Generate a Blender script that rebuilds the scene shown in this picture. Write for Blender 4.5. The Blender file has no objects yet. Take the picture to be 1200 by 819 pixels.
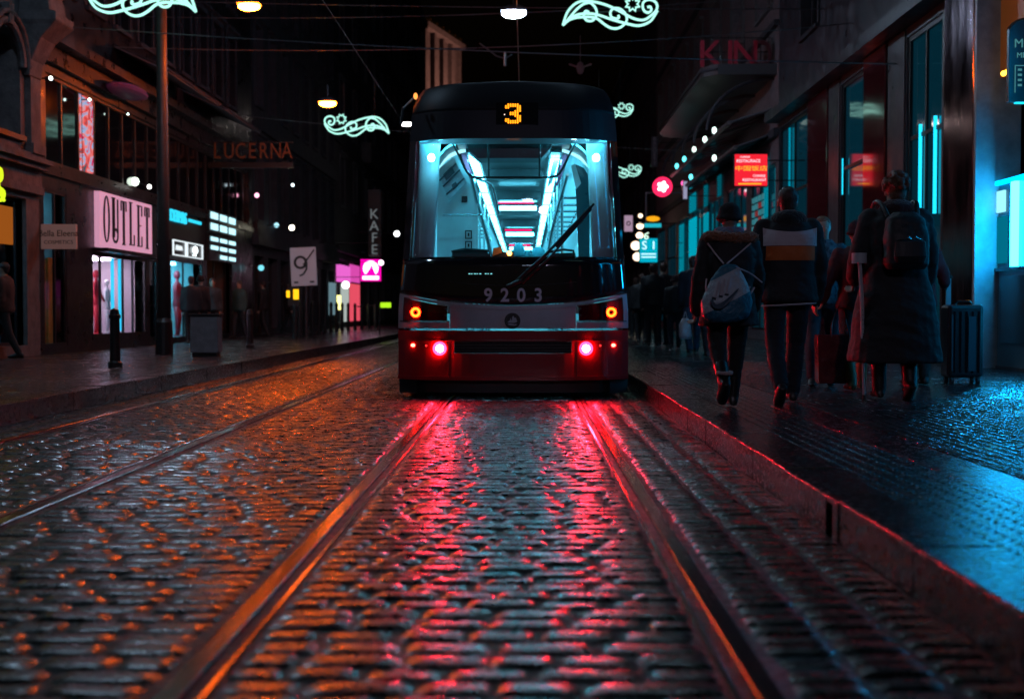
import bpy, bmesh, math, random
from mathutils import Vector, Matrix, Euler, noise
R = math.radians
random.seed(11)
sc = bpy.context.scene
COL = sc.collection

# ------------------------------------------------------------ camera
F = 1500.0                      # focal length in pixels of the 1200 px wide photograph
CAMZ = 0.92
cam_d = bpy.data.cameras.new('camera'); cam = bpy.data.objects.new('camera', cam_d); COL.objects.link(cam)
cam.location = (0, 0, CAMZ)
cam.rotation_euler = (R(90) - math.atan(45.5 / F), 0, math.atan(16 / F))
cam_d.sensor_width = 36; cam_d.lens = 36 * F / 1200
cam_d.clip_end = 1000; cam_d.clip_start = 0.05
cam_d.dof.use_dof = True; cam_d.dof.focus_distance = 10.8; cam_d.dof.aperture_fstop = 2.0
sc.camera = cam
CR = cam.rotation_euler.to_matrix()

def ray(px, py):
    return CR @ Vector(((px - 600) / F, -(py - 409.5) / F, -1))
def at(px, py, Y):
    d = ray(px, py); t = Y / d.y
    return Vector((d.x * t, Y, CAMZ + d.z * t))
def onx(px, py, X):
    d = ray(px, py); t = X / d.x
    return Vector((X, d.y * t, CAMZ + d.z * t))
def onz(px, py, z):
    d = ray(px, py); t = (z - CAMZ) / d.z
    return Vector((d.x * t, d.y * t, z))

# ------------------------------------------------------------ materials
MATS = {}
def mat(name, col=(.2, .2, .2), rough=.5, metal=0., spec=.5, coat=0., noise_amt=0., scale=8., bump=0., bscale=40., bdist=.01,
        stretch=(1, 1, 1), rvar=0., emit=None, es=0., sheen=0., col2=None):
    if name in MATS: return MATS[name]
    m = bpy.data.materials.new(name); m.use_nodes = True
    nt = m.node_tree; b = nt.nodes['Principled BSDF']
    b.inputs['Base Color'].default_value = (*col, 1); b.inputs['Roughness'].default_value = rough
    b.inputs['Metallic'].default_value = metal; b.inputs['Specular IOR Level'].default_value = spec
    b.inputs['Coat Weight'].default_value = coat; b.inputs['Coat Roughness'].default_value = .06
    if sheen: b.inputs['Sheen Weight'].default_value = sheen
    if emit:
        b.inputs['Emission Color'].default_value = (*emit, 1); b.inputs['Emission Strength'].default_value = es
    if noise_amt or bump or rvar:
        tc = nt.nodes.new('ShaderNodeTexCoord'); mp = nt.nodes.new('ShaderNodeMapping')
        mp.inputs['Scale'].default_value = stretch
        nt.links.new(tc.outputs['Object'], mp.inputs['Vector'])
    if noise_amt or rvar:
        n = nt.nodes.new('ShaderNodeTexNoise'); n.inputs['Scale'].default_value = scale; n.inputs['Detail'].default_value = 6
        n.inputs['Roughness'].default_value = .62
        nt.links.new(mp.outputs[0], n.inputs['Vector'])
        if noise_amt:
            cr = nt.nodes.new('ShaderNodeMix'); cr.data_type = 'RGBA'
            c2 = col2 or tuple(c * (1 - noise_amt) for c in col)
            mr = nt.nodes.new('ShaderNodeMapRange'); mr.inputs['From Min'].default_value = .35; mr.inputs['From Max'].default_value = .65
            nt.links.new(n.outputs['Fac'], mr.inputs['Value'])
            nt.links.new(mr.outputs[0], cr.inputs[0])
            cr.inputs[6].default_value = (*c2, 1); cr.inputs[7].default_value = (*col, 1)
            nt.links.new(cr.outputs[2], b.inputs['Base Color'])
        if rvar:
            mr2 = nt.nodes.new('ShaderNodeMapRange'); mr2.inputs['From Min'].default_value = .3; mr2.inputs['From Max'].default_value = .7
            mr2.inputs['To Min'].default_value = max(.02, rough - rvar); mr2.inputs['To Max'].default_value = min(1, rough + rvar)
            nt.links.new(n.outputs['Fac'], mr2.inputs['Value']); nt.links.new(mr2.outputs[0], b.inputs['Roughness'])
    if bump:
        n2 = nt.nodes.new('ShaderNodeTexNoise'); n2.inputs['Scale'].default_value = bscale; n2.inputs['Detail'].default_value = 4
        nt.links.new(mp.outputs[0], n2.inputs['Vector'])
        bp = nt.nodes.new('ShaderNodeBump'); bp.inputs['Strength'].default_value = bump; bp.inputs['Distance'].default_value = bdist
        nt.links.new(n2.outputs['Fac'], bp.inputs['Height']); nt.links.new(bp.outputs[0], b.inputs['Normal'])
    MATS[name] = m
    return m

def glow(name, col, s):
    if name in MATS: return MATS[name]
    m = bpy.data.materials.new(name); m.use_nodes = True; nt = m.node_tree; nt.nodes.clear()
    o = nt.nodes.new('ShaderNodeOutputMaterial'); e = nt.nodes.new('ShaderNodeEmission')
    e.inputs[0].default_value = (*col, 1); e.inputs[1].default_value = s
    nt.links.new(e.outputs[0], o.inputs[0]); MATS[name] = m
    return m

def glass(name, tint=(.9, .95, 1), refl=1., rough=.02):
    if name in MATS: return MATS[name]
    m = bpy.data.materials.new(name); m.use_nodes = True; nt = m.node_tree; nt.nodes.clear()
    o = nt.nodes.new('ShaderNodeOutputMaterial'); t = nt.nodes.new('ShaderNodeBsdfTransparent'); g = nt.nodes.new('ShaderNodeBsdfGlossy')
    t.inputs[0].default_value = (*tint, 1); g.inputs['Roughness'].default_value = rough
    fr = nt.nodes.new('ShaderNodeFresnel'); fr.inputs[0].default_value = 1.45
    ge = nt.nodes.new('ShaderNodeNewGeometry'); mi = nt.nodes.new('ShaderNodeMapRange'); mi.inputs['To Min'].default_value = 1.45; mi.inputs['To Max'].default_value = 1 / 1.45
    nt.links.new(ge.outputs['Backfacing'], mi.inputs['Value']); nt.links.new(mi.outputs[0], fr.inputs[0])
    mu = nt.nodes.new('ShaderNodeMath'); mu.operation = 'MULTIPLY'; mu.inputs[1].default_value = refl
    mx = nt.nodes.new('ShaderNodeMixShader')
    nt.links.new(fr.outputs[0], mu.inputs[0]); nt.links.new(mu.outputs[0], mx.inputs[0])
    nt.links.new(t.outputs[0], mx.inputs[1]); nt.links.new(g.outputs[0], mx.inputs[2]); nt.links.new(mx.outputs[0], o.inputs[0])
    MATS[name] = m
    return m

M_stone = mat('wet_granite', (.022, .021, .025), .28, spec=.95, noise_amt=.5, scale=22, bump=.16, bscale=110, bdist=.0018, rvar=.08)
M_joint = mat('wet_joint_sand', (.018, .017, .018), .45, noise_amt=.5, scale=30, bump=.8, bscale=120, bdist=.01, rvar=.2)
M_kerb = mat('wet_kerb_granite', (.014, .0135, .017), .22, noise_amt=.45, scale=35, bump=.35, bscale=160, bdist=.004, rvar=.12)
M_steel = mat('rail_steel', (.085, .08, .085), .22, metal=1, bump=.03, bscale=30, bdist=.002, stretch=(8, .3, 8), rvar=.08, scale=12)
M_black = mat('black_metal', (.012, .012, .014), .35, bump=.1, bscale=30)
M_blackp = mat('black_plastic', (.012, .012, .013), .5, bump=.15, bscale=60)
M_dkglass = mat('dark_window_glass', (.006, .008, .012), .07, spec=.8, bump=.06, bscale=1.3, bdist=.03)
M_frame = mat('dark_window_frame', (.014, .014, .018), .4, bump=.1)
M_framel = mat('painted_window_frame', (.16, .15, .16), .5, noise_amt=.3, bump=.1)
M_dark = mat('dark_cladding', (.014, .014, .021), .35, noise_amt=.4, scale=3, bump=.15, bscale=8, rvar=.15)
M_sand = mat('sandstone', (.16, .135, .14), .7, noise_amt=.5, scale=4, bump=.6, bscale=18, bdist=.02)
M_plasterg = mat('grey_plaster', (.05, .05, .066), .75, noise_amt=.45, scale=3, bump=.4, bscale=14, bdist=.02)
M_plasterb = mat('brown_plaster', (.048, .042, .05), .75, noise_amt=.45, scale=2, bump=.4, bscale=14, bdist=.02)
M_plasterw = mat('pale_plaster', (.11, .10, .112), .7, noise_amt=.4, scale=3, bump=.4, bscale=14, bdist=.02)
M_slate = mat('smooth_stone_cladding', (.06, .06, .078), .4, noise_amt=.4, scale=2.5, bump=.15, bscale=30, rvar=.15)
M_glass = glass('clear_glass', refl=.8)
M_white = mat('white_paint', (.75, .75, .75), .4, noise_amt=.1, bump=.05)
M_wire = mat('wire_steel', (.25, .25, .27), .35, metal=.8, rvar=.1)

# ------------------------------------------------------------ mesh builder
ORG = {}
class MB:
    def __init__(s): s.v = []; s.f = []; s.m = []; s.mi = 0
    def add(s, vs, fs):
        n = len(s.v); s.v += [tuple(v) for v in vs]; s.f += [tuple(i + n for i in f) for f in fs]; s.m += [s.mi] * len(fs); return s
    def box(s, x0, x1, y0, y1, z0, z1, M=None):
        vs = [Vector((x, y, z)) for x in (x0, x1) for y in (y0, y1) for z in (z0, z1)]
        if M: vs = [M @ v for v in vs]
        return s.add(vs, [(0, 1, 3, 2), (4, 6, 7, 5), (0, 4, 5, 1), (2, 3, 7, 6), (0, 2, 6, 4), (1, 5, 7, 3)])
    def cyl(s, p0, p1, r0, r1=None, n=12):
        return s.tube([p0, p1], [r0, r0 if r1 is None else r1], n)
    def tube(s, pts, r, n=8, closed=False):
        pts = [Vector(p) for p in pts]; k = len(pts)
        rs = r if isinstance(r, (list, tuple)) else [r] * k
        t0 = (pts[1] - pts[0]).normalized()
        up = Vector((0, 0, 1)) if abs(t0.z) < .9 else Vector((1, 0, 0))
        a = t0.cross(up).normalized(); vs = []
        for i, p in enumerate(pts):
            if closed: t = pts[(i + 1) % k] - pts[i - 1]
            else: t = pts[min(i + 1, k - 1)] - pts[max(i - 1, 0)]
            t = t.normalized() if t.length > 1e-9 else t0
            a = (a - t * a.dot(t)); a = a.normalized() if a.length > 1e-6 else t.orthogonal().normalized()
            b = t.cross(a)
            for j in range(n):
                q = 2 * math.pi * j / n
                vs.append(p + (a * math.cos(q) + b * math.sin(q)) * rs[i])
        fs = []
        for i in range(k if closed else k - 1):
            for j in range(n):
                i2 = (i + 1) % k
                fs.append((i * n + j, i * n + (j + 1) % n, i2 * n + (j + 1) % n, i2 * n + j))
        if not closed: fs += [tuple(range(n))[::-1], tuple((k - 1) * n + j for j in range(n))]
        return s.add(vs, fs)
    def ell(s, c, r, nu=16, nv=10, M=None):
        if not isinstance(r, (tuple, list)): r = (r, r, r)
        vs = []; c = Vector(c)
        for i in range(1, nv):
            th = math.pi * i / nv
            for j in range(nu):
                ph = 2 * math.pi * j / nu
                v = Vector((r[0] * math.sin(th) * math.cos(ph), r[1] * math.sin(th) * math.sin(ph), r[2] * math.cos(th)))
                if M: v = M @ v
                vs.append(c + v)
        t = Vector((0, 0, r[2])); bo = Vector((0, 0, -r[2]))
        if M: t = M @ t; bo = M @ bo
        vs += [c + t, c + bo]; T = len(vs) - 2; B = T + 1; fs = []
        for i in range(nv - 2):
            for j in range(nu):
                fs.append((i * nu + j, (i + 1) * nu + j, (i + 1) * nu + (j + 1) % nu, i * nu + (j + 1) % nu))
        for j in range(nu):
            fs.append((T, j, (j + 1) % nu)); fs.append((B, (nv - 2) * nu + (j + 1) % nu, (nv - 2) * nu + j))
        return s.add(vs, fs)
    def loft(s, rings, cap=True):
        n = len(rings[0]); vs = [p for r in rings for p in r]; fs = []
        for i in range(len(rings) - 1):
            for j in range(n):
                fs.append((i * n + j, i * n + (j + 1) % n, (i + 1) * n + (j + 1) % n, (i + 1) * n + j))
        if cap: fs += [tuple(range(n))[::-1], tuple((len(rings) - 1) * n + j for j in range(n))]
        return s.add(vs, fs)
    def prism(s, poly, O, U, V, W, t0, t1):
        O, U, V, W = map(Vector, (O, U, V, W)); n = len(poly)
        a = [O + U * x + V * y + W * t0 for x, y in poly]; b = [O + U * x + V * y + W * t1 for x, y in poly]
        return s.add(a + b, [tuple(range(n))[::-1], tuple(range(n, 2 * n))] + [(i, (i + 1) % n, (i + 1) % n + n, i + n) for i in range(n)])
    def ring(s, O, U, V, W, ro, ri, t0, t1, n=32, sx=1.):
        O, U, V, W = map(Vector, (O, U, V, W)); vs = []
        for i in range(n):
            c, q = math.cos(2 * math.pi * i / n), math.sin(2 * math.pi * i / n)
            for (r, t) in ((ro, t0), (ro, t1), (ri, t1), (ri, t0)):
                rr = r if isinstance(r, tuple) else (r * sx, r)
                vs.append(O + U * rr[0] * c + V * rr[1] * q + W * t)
        fs = []
        for i in range(n):
            k = (i + 1) % n
            for a in range(4):
                b = (a + 1) % 4; fs.append((i * 4 + a, k * 4 + a, k * 4 + b, i * 4 + b))
        return s.add(vs, fs)
    def sheet(s, fn, nu, nv, th=None):
        # a curved panel: fn(u,v)->point, u,v in 0..1, thickness vector th closes it
        g = [[Vector(fn(i / nu, j / nv)) for j in range(nv + 1)] for i in range(nu + 1)]
        idx = lambda i, j: i * (nv + 1) + j
        vs = [p for r in g for p in r]; fs = [(idx(i, j), idx(i + 1, j), idx(i + 1, j + 1), idx(i, j + 1)) for i in range(nu) for j in range(nv)]
        if th is not None:
            N = len(vs); T = Vector(th); vs += [p + T for p in vs]
            fs += [tuple(N + k for k in f[::-1]) for f in fs]
            for i in range(nu):
                fs += [(idx(i, 0), idx(i, 0) + N, idx(i + 1, 0) + N, idx(i + 1, 0)), (idx(i, nv), idx(i + 1, nv), idx(i + 1, nv) + N, idx(i, nv) + N)]
            for j in range(nv):
                fs += [(idx(0, j), idx(0, j + 1), idx(0, j + 1) + N, idx(0, j) + N), (idx(nu, j), idx(nu, j) + N, idx(nu, j + 1) + N, idx(nu, j + 1))]
        return s.add(vs, fs)
    def text(s, body, O, U, V, size, ext=.004, sx=1., cx=True, bold=0.):
        vs, fs, w = text_geo(body, bold)
        O, U, V = map(Vector, (O, U, V)); W = U.cross(V); k = size / .7
        ox = -w / 2 if cx else 0
        return s.add([O + U * ((x + ox) * k * sx) + V * ((y - .35) * k) + W * (z / .01 * ext) for x, y, z in vs], fs)
    def build(s, name, mats, parent=None, loc=None, smooth=False, bevel=0., recalc=True, local=False):
        o0 = Vector((0, 0, 0))
        if parent is not None and not local: o0 = ORG[parent]
        if parent is None and loc is not None: o0 = Vector(loc)
        me = bpy.data.meshes.new(name)
        me.from_pydata([(v[0] - o0.x, v[1] - o0.y, v[2] - o0.z) for v in s.v], [], s.f)
        for m in (mats if isinstance(mats, (list, tuple)) else [mats]): me.materials.append(m)
        if any(s.m): me.polygons.foreach_set('material_index', s.m)
        if recalc:
            bm = bmesh.new(); bm.from_mesh(me); bmesh.ops.recalc_face_normals(bm, faces=bm.faces)
            if bevel:
                bmesh.ops.remove_doubles(bm, verts=bm.verts, dist=1e-5)
            bm.to_mesh(me); bm.free()
        if smooth: me.polygons.foreach_set('use_smooth', [True] * len(me.polygons))
        ob = bpy.data.objects.new(name, me); COL.objects.link(ob)
        if bevel:
            bv = ob.modifiers.new('bevel', 'BEVEL'); bv.width = bevel; bv.segments = 2; bv.limit_method = 'ANGLE'; bv.angle_limit = R(40)
        if parent is not None: ob.parent = parent; ORG[ob] = o0
        else: ob.location = o0; ORG[ob] = o0
        return ob

_TG = {}
def text_geo(body, bold=0.):
    if (body, bold) in _TG: return _TG[(body, bold)]
    cu = bpy.data.curves.new('t', 'FONT'); cu.body = body; cu.size = 1; cu.extrude = .01; cu.resolution_u = 4; cu.offset = bold
    ob = bpy.data.objects.new('t', cu); COL.objects.link(ob)
    bpy.context.view_layer.update()
    me = ob.evaluated_get(bpy.context.evaluated_depsgraph_get()).to_mesh()
    vs = [tuple(v.co) for v in me.vertices]; fs = [tuple(p.vertices) for p in me.polygons]
    ob.to_mesh_clear() if False else None
    bpy.data.objects.remove(ob); bpy.data.curves.remove(cu)
    w = max((v[0] for v in vs), default=1)
    _TG[(body, bold)] = (vs, fs, w)
    return _TG[(body, bold)]

def tag(o, label, cat, group=None, kind=None):
    o['label'] = label; o['category'] = cat
    if group: o['group'] = group
    if kind: o['kind'] = kind
    return o
def struct(o, kind='structure'): o['kind'] = kind; return o
def empty(name, loc, label, cat, group=None, rz=0.):
    o = bpy.data.objects.new(name, None); COL.objects.link(o); o.location = loc; o.rotation_euler = (0, 0, rz)
    o.empty_display_size = .1; ORG[o] = Vector((0, 0, 0)) if rz else Vector(loc)
    return tag(o, label, cat, group)
def copy_tree(o, parent=None):
    c = o.copy(); COL.objects.link(c); c.parent = parent
    for ch in list(o.children): copy_tree(ch, c)
    return c
def cat_rom(pts, k=6, closed=False):
    P = [Vector(p) for p in pts]; n = len(P); out = []
    for i in range(n if closed else n - 1):
        if closed: p0, p1, p2, p3 = P[i - 1], P[i], P[(i + 1) % n], P[(i + 2) % n]
        else: p0, p1, p2, p3 = P[max(i - 1, 0)], P[i], P[i + 1], P[min(i + 2, n - 1)]
        for j in range(k):
            t = j / k
            out.append(.5 * ((2 * p1) + (p2 - p0) * t + (2 * p0 - 5 * p1 + 4 * p2 - p3) * t * t + (3 * p1 - p0 - 3 * p2 + p3) * t ** 3))
    if not closed: out.append(P[-1])
    return out
EX, EY, EZ = Vector((1, 0, 0)), Vector((0, 1, 0)), Vector((0, 0, 1))
SKY_S = .08; SPOT_E = 420
# ------------------------------------------------------------ sky
w = bpy.data.worlds.new('World'); sc.world = w; w.use_nodes = True
nt = w.node_tree; bg = nt.nodes['Background']; sky = nt.nodes.new('ShaderNodeTexSky'); sky.sky_type = 'NISHITA'
sky.sun_disc = False; sky.sun_elevation = R(-4); sky.sun_rotation = R(200)
nt.links.new(sky.outputs[0], bg.inputs[0]); bg.inputs[1].default_value = SKY_S
sc.view_settings.view_transform = 'Standard'; sc.view_settings.look = 'None'; sc.view_settings.exposure = 0; sc.view_settings.gamma = 1
sc.cycles.max_bounces = 7; sc.cycles.glossy_bounces = 4; sc.cycles.diffuse_bounces = 3; sc.cycles.transparent_max_bounces = 12
sc.cycles.sample_clamp_indirect = 4; sc.cycles.caustics_reflective = False; sc.cycles.caustics_refractive = False
sc.cycles.use_denoising = True; sc.cycles.use_light_tree = True

# ------------------------------------------------------------ ground
KR, KL = 1.25, -4.2            # kerb faces
ZR, ZL = .16, .17
FR, FL = 6.2, -8.2             # facades
RAILS = [(-.85, 1), (.585, -1), (-2.29, -1), (-3.72, 1)]   # centre x of the rail head, side of the groove

MB().box(-150, 150, -60, 400, -.6, -.05).build('ground', mat('ground_soil', (.02, .02, .022), .8, noise_amt=.3, bump=.2)) .__setitem__('kind', 'structure')

def stones():
    rnd = random.Random(5)
    V = []; Fc = []; MI = []
    def stone(x0, x1, y0, y1, nd):
        w, d = x1 - x0, y1 - y0
        h = rnd.gauss(0, .0022); tx = rnd.gauss(0, .006); ty = rnd.gauss(0, .016)
        dome = .0014 + rnd.random() * .0022; px = rnd.uniform(2.6, 5.); base = len(V)
        sk = rnd.gauss(0, .003); cxs = rnd.gauss(0, .0015)
        for i in range(nd + 1):
            for j in range(nd + 1):
                u = -1 + 2 * i / nd; v = -1 + 2 * j / nd
                # push samples toward the rim so that the edge is round and the top broad
                u = math.copysign(abs(u) ** .75, u); v = math.copysign(abs(v) ** .75, v)
                rr = 1 - .035 * (u * v) ** 2
                z = h - dome * (.35 * abs(u) ** (px + 4) + abs(v) ** px) + tx * u * w / 2 + ty * v * d / 2
                if nd > 3: z += (noise.noise(Vector((x0 * 31 + u * 1.3, y0 * 31 + v * 1.3, 0)))) * .0022
                if i in (0, nd) or j in (0, nd): z -= .010
                V.append((x0 + w / 2 + cxs + u * rr * w / 2 + sk * v, y0 + d / 2 + v * rr * d / 2 + sk * u, z))
        for i in range(nd):
            for j in range(nd):
                a = base + i * (nd + 1) + j
                Fc.append((a, a + nd + 1, a + nd + 2, a + 1)); MI.append(0)
    # zones between rails and kerbs; columns=True keeps longitudinal joints in line
    g = .062
    zones = [(KL, -3.72 - g, True), (-3.72 + g + .03, -2.29 - g - .03, False), (-2.29 + g, -.85 - g, False),
             (-.85 + g + .03, .585 - g - .03, False), (.585 + g, KR, True)]
    for (a, b, cols) in zones:
        W = b - a
        if cols:
            n = max(2, round(W / .205)); cw = W / n
            for c in range(n):
                y = 1.4 + rnd.random() * .1
                while y < 60:
                    d = rnd.uniform(.10, .145) * (1 if y < 35 else 1.6)
                    nd = 6 if y < 9 else (4 if y < 20 else 3)
                    j = .004
                    stone(a + c * cw + rnd.uniform(.003, .004 + j), a + (c + 1) * cw - rnd.uniform(.003, .004 + j), y + .004, y + d - .004, nd)
                    y += d
        else:
            y = 1.4; row = 0
            while y < 60:
                d = rnd.uniform(.10, .14) * (1 if y < 35 else 1.6)
                nd = 6 if y < 9 else (4 if y < 20 else 3)
                x = a; ws = []
                first = rnd.uniform(.12, .27)
                x += first; ws.append((a, x))
                while x < b - .13:
                    wd = rnd.uniform(.18, .29); nx = min(x + wd, b)
                    if b - nx < .09: nx = b
                    ws.append((x, nx)); x = nx
                if x < b: ws.append((x, b))
                for (p, q) in ws:
                    jy = rnd.uniform(-.0025, .0025)
                    stone(p + .002, q - .002, y + .0025 + jy, y + d - .0025 + jy, nd)
                y += d; row += 1
    # the bed under the joints
    n = len(V)
    V.extend([(KL, -6, -.009), (KR, -6, -.009), (KR, 60, -.009), (KL, 60, -.009)]); Fc.append((n, n + 1, n + 2, n + 3)); MI.append(1)
    n = len(V)
    V.extend([(KL, 60, -.004), (KR, 60, -.004), (KR, 200, -.004), (KL, 200, -.004)]); Fc.append((n, n + 1, n + 2, n + 3)); MI.append(0)
    me = bpy.data.meshes.new('cobbled_road'); me.from_pydata(V, [], Fc)
    me.materials.append(M_stone); me.materials.append(M_joint)
    me.polygons.foreach_set('material_index', MI); me.polygons.foreach_set('use_smooth', [True] * len(Fc))
    o = bpy.data.objects.new('cobbled_road', me); COL.objects.link(o); struct(o)
stones()

for (x, s) in RAILS:                       # grooved rails: head, groove, lip
    prof = [(-.034, -.03), (-.034, .000), (-.030, .004), (.026, .005), (.031, .001), (.034, -.034), (.062, -.034), (.066, -.004), (.070, -.001), (.084, -.002), (.086, -.03)]
    m = MB(); rings = []
    ys = [-6 + i * 3. for i in range(40)]
    for i, y in enumerate(ys):
        rings.append([Vector((x + s * px + .0015 * math.sin(y * 1.7), y, z + .0008 * math.sin(y * 3.1 + x))) for px, z in prof])
    m.loft(rings); o = m.build('tram_rail', M_steel); struct(o)

# kerbs
def kerb(name, xa, xb, top, y0, y1, seg, gapdrain=None):
    m = MB(); y = y0; rnd = random.Random(int(abs(xa) * 100))
    while y < y1:
        L = seg * rnd.uniform(.85, 1.15); dz = rnd.uniform(-.004, .004); dx = rnd.uniform(-.006, .006)
        if gapdrain and y < gapdrain < y + L:
            g0, g1 = gapdrain - .05, gapdrain + .05
            m.box(xa + dx, xb, y + .004, g0, -.04, top + dz); m.box(xa + dx, xb, g1, y + L - .004, -.04, top + dz)
            m.box(xa + dx, xb, g0, g1, top - .03 + dz, top + dz - .0005); m.box(xa + .14, xb, g0, g1, -.04, top - .03)
        else: m.box(xa + dx, xb, y + .004, y + L - .004, -.04, top + dz)
        y += L
    o = m.build(name, M_kerb, bevel=.007); struct(o)
kerb('kerb', KR, KR + .26, ZR, -4, 90, 1.0, 5.25)
kerb('kerb', KL, KL - .22, ZL, -4, 120, 1.0)



def paving(name, scale, col, rough, dist):
    m = bpy.data.materials.new(name); m.use_nodes = True; nt = m.node_tree; b = nt.nodes['Principled BSDF']
    tc = nt.nodes.new('ShaderNodeTexCoord'); vo = nt.nodes.new('ShaderNodeTexVoronoi'); vo.feature = 'DISTANCE_TO_EDGE'
    vo.inputs['Scale'].default_value = scale; vo.inputs['Randomness'].default_value = .55
    v2 = nt.nodes.new('ShaderNodeTexVoronoi'); v2.inputs['Scale'].default_value = scale; v2.inputs['Randomness'].default_value = .55
    mr = nt.nodes.new('ShaderNodeMapRange'); mr.inputs['From Max'].default_value = .16; mr.interpolation_type = 'SMOOTHSTEP'
    ns = nt.nodes.new('ShaderNodeTexNoise'); ns.inputs['Scale'].default_value = 3; ns.inputs['Detail'].default_value = 8
    for n in (vo, v2, ns): nt.links.new(tc.outputs['Object'], n.inputs['Vector'])
    nt.links.new(vo.outputs['Distance'], mr.inputs['Value'])
    mx = nt.nodes.new('ShaderNodeMix'); mx.data_type = 'RGBA'; mx.inputs[6].default_value = (*[c * .25 for c in col], 1); mx.inputs[7].default_value = (*col, 1)
    nt.links.new(mr.outputs[0], mx.inputs[0]); nt.links.new(mx.outputs[2], b.inputs['Base Color'])
    r = nt.nodes.new('ShaderNodeMapRange'); r.inputs['From Min'].default_value = .35; r.inputs['From Max'].default_value = .65
    r.inputs['To Min'].default_value = rough - .08; r.inputs['To Max'].default_value = rough + .14
    nt.links.new(ns.outputs['Fac'], r.inputs['Value']); nt.links.new(r.outputs[0], b.inputs['Roughness'])
    ad = nt.nodes.new('ShaderNodeMath'); ad.operation = 'MULTIPLY_ADD'; ad.inputs[1].default_value = .6
    sep = nt.nodes.new('ShaderNodeSeparateColor'); nt.links.new(v2.outputs['Color'], sep.inputs[0])
    nt.links.new(sep.outputs[0], ad.inputs[0]); nt.links.new(mr.outputs[0], ad.inputs[2])
    n3 = nt.nodes.new('ShaderNodeTexNoise'); n3.inputs['Scale'].default_value = 90; nt.links.new(tc.outputs['Object'], n3.inputs['Vector'])
    ad2 = nt.nodes.new('ShaderNodeMath'); ad2.operation = 'MULTIPLY_ADD'; ad2.inputs[1].default_value = .5
    nt.links.new(n3.outputs['Fac'], ad2.inputs[0]); nt.links.new(ad.outputs[0], ad2.inputs[2])
    bp = nt.nodes.new('ShaderNodeBump'); bp.inputs['Strength'].default_value = 1; bp.inputs['Distance'].default_value = dist
    nt.links.new(ad2.outputs[0], bp.inputs['Height']); nt.links.new(bp.outputs[0], b.inputs['Normal'])
    return m
M_mosaic = paving('wet_mosaic_paving', 15, (.03, .03, .034), .15, .010)
struct(MB().box(KR + .72, KR + 1.0, -4, 90, -.04, ZR - .002).build('paving_strip', M_kerb, bevel=.004))
struct(MB().box(KR + 1.0, FR + .6, -4, 140, -.04, ZR + .002).build('pavement', M_mosaic))
struct(MB().box(FL - .6, KL - .22, -4, 140, -.04, ZL).build('pavement', M_mosaic))
# raised dots of the tactile strip
m = MB(); m.box(KR + .26, KR + .72, -4, 60, -.04, ZR - .004)
n_t = 0
y = 3.2
while y < 17:
    for k in range(6):
        cx, cy = KR + .30 + k * .076, y + (.02 if k % 2 else 0)
        r = .013; b0 = [(cx + r * math.cos(a * math.pi / 3), cy + r * math.sin(a * math.pi / 3), ZR - .005) for a in range(6)]
        b1 = [(cx + r * .6 * math.cos(a * math.pi / 3), cy + r * .6 * math.sin(a * math.pi / 3), ZR - .0006) for a in range(6)]
        m.loft([b0, b1])
    y += .075 if y < 9 else .11
struct(m.build('tactile_paving', M_kerb, recalc=False))

# real little stones on the near part of the right pavement
def mosaic():
    rnd = random.Random(9); V = []; Fc = []
    x0, x1 = KR + 1.01, FR - .02; n = int((x1 - x0) / .072); cw = (x1 - x0) / n
    for c in range(n):
        y = 3.0 + rnd.random() * .06
        while y < 19:
            d = rnd.uniform(.055, .085)
            a, b = x0 + c * cw + .003 + rnd.uniform(0, .004), x0 + (c + 1) * cw - .003 - rnd.uniform(0, .004)
            h = rnd.gauss(0, .0016); tx, ty = rnd.gauss(0, .035), rnd.gauss(0, .04); base = len(V)
            if n: nd = 3 if y < 11 else 2
            for i in range(nd + 1):
                for j in range(nd + 1):
                    u, v = -1 + 2 * i / nd, -1 + 2 * j / nd
                    ed = i in (0, nd) or j in (0, nd)
                    V.append(((a + b) / 2 + u * (b - a) / 2, y + d / 2 + v * (d - .006) / 2, ZR + .007 + h + tx * u * .03 + ty * v * .03 - (.008 if ed else 0)))
            for i in range(nd):
                for j in range(nd):
                    k = base + i * (nd + 1) + j; Fc.append((k, k + nd + 1, k + nd + 2, k + 1))
            y += d
    me = bpy.data.meshes.new('pavement_setts'); me.from_pydata(V, [], Fc); me.materials.append(mat('wet_small_setts', (.03, .03, .034), .2, spec=.8, noise_amt=.6, scale=9, bump=.3, bscale=140, bdist=.003, rvar=.08))
    me.polygons.foreach_set('use_smooth', [True] * len(Fc)); o = bpy.data.objects.new('pavement_setts', me); COL.objects.link(o); struct(o)
mosaic()
# ------------------------------------------------------------ the tram
M_tred = mat('tram_red_paint', (.36, .008, .014), .28, coat=.5, noise_amt=.12, scale=3, bump=.04, bscale=5, bdist=.02)
M_tsil = mat('tram_silver_paint', (.42, .41, .46), .33, metal=.3, coat=.3, noise_amt=.12, scale=6, bump=.03, bscale=5, bdist=.02)
M_tblk = mat('tram_black_gloss', (.012, .009, .012), .1, coat=1, bump=.03, bscale=2.5, bdist=.02)
M_thead = mat('tram_dark_header', (.018, .017, .024), .45, spec=.3, bump=.05, bscale=12)
M_trub = mat('rubber_seal', (.01, .01, .01), .6)
M_tin = mat('cab_white_panel', (.62, .68, .7), .45, noise_amt=.08, bump=.05)
M_tceil = mat('tram_ceiling_panel', (.09, .085, .09), .28, noise_amt=.4, scale=5, stretch=(1, .2, 1), bump=.1, bscale=4)
M_tfloor = mat('tram_floor', (.05, .05, .055), .5)
M_chrome = mat('handrail_steel', (.7, .75, .78), .2, metal=.9)
G_strip = glow('interior_light_strip', (.11, .72, .95), 32)
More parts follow.
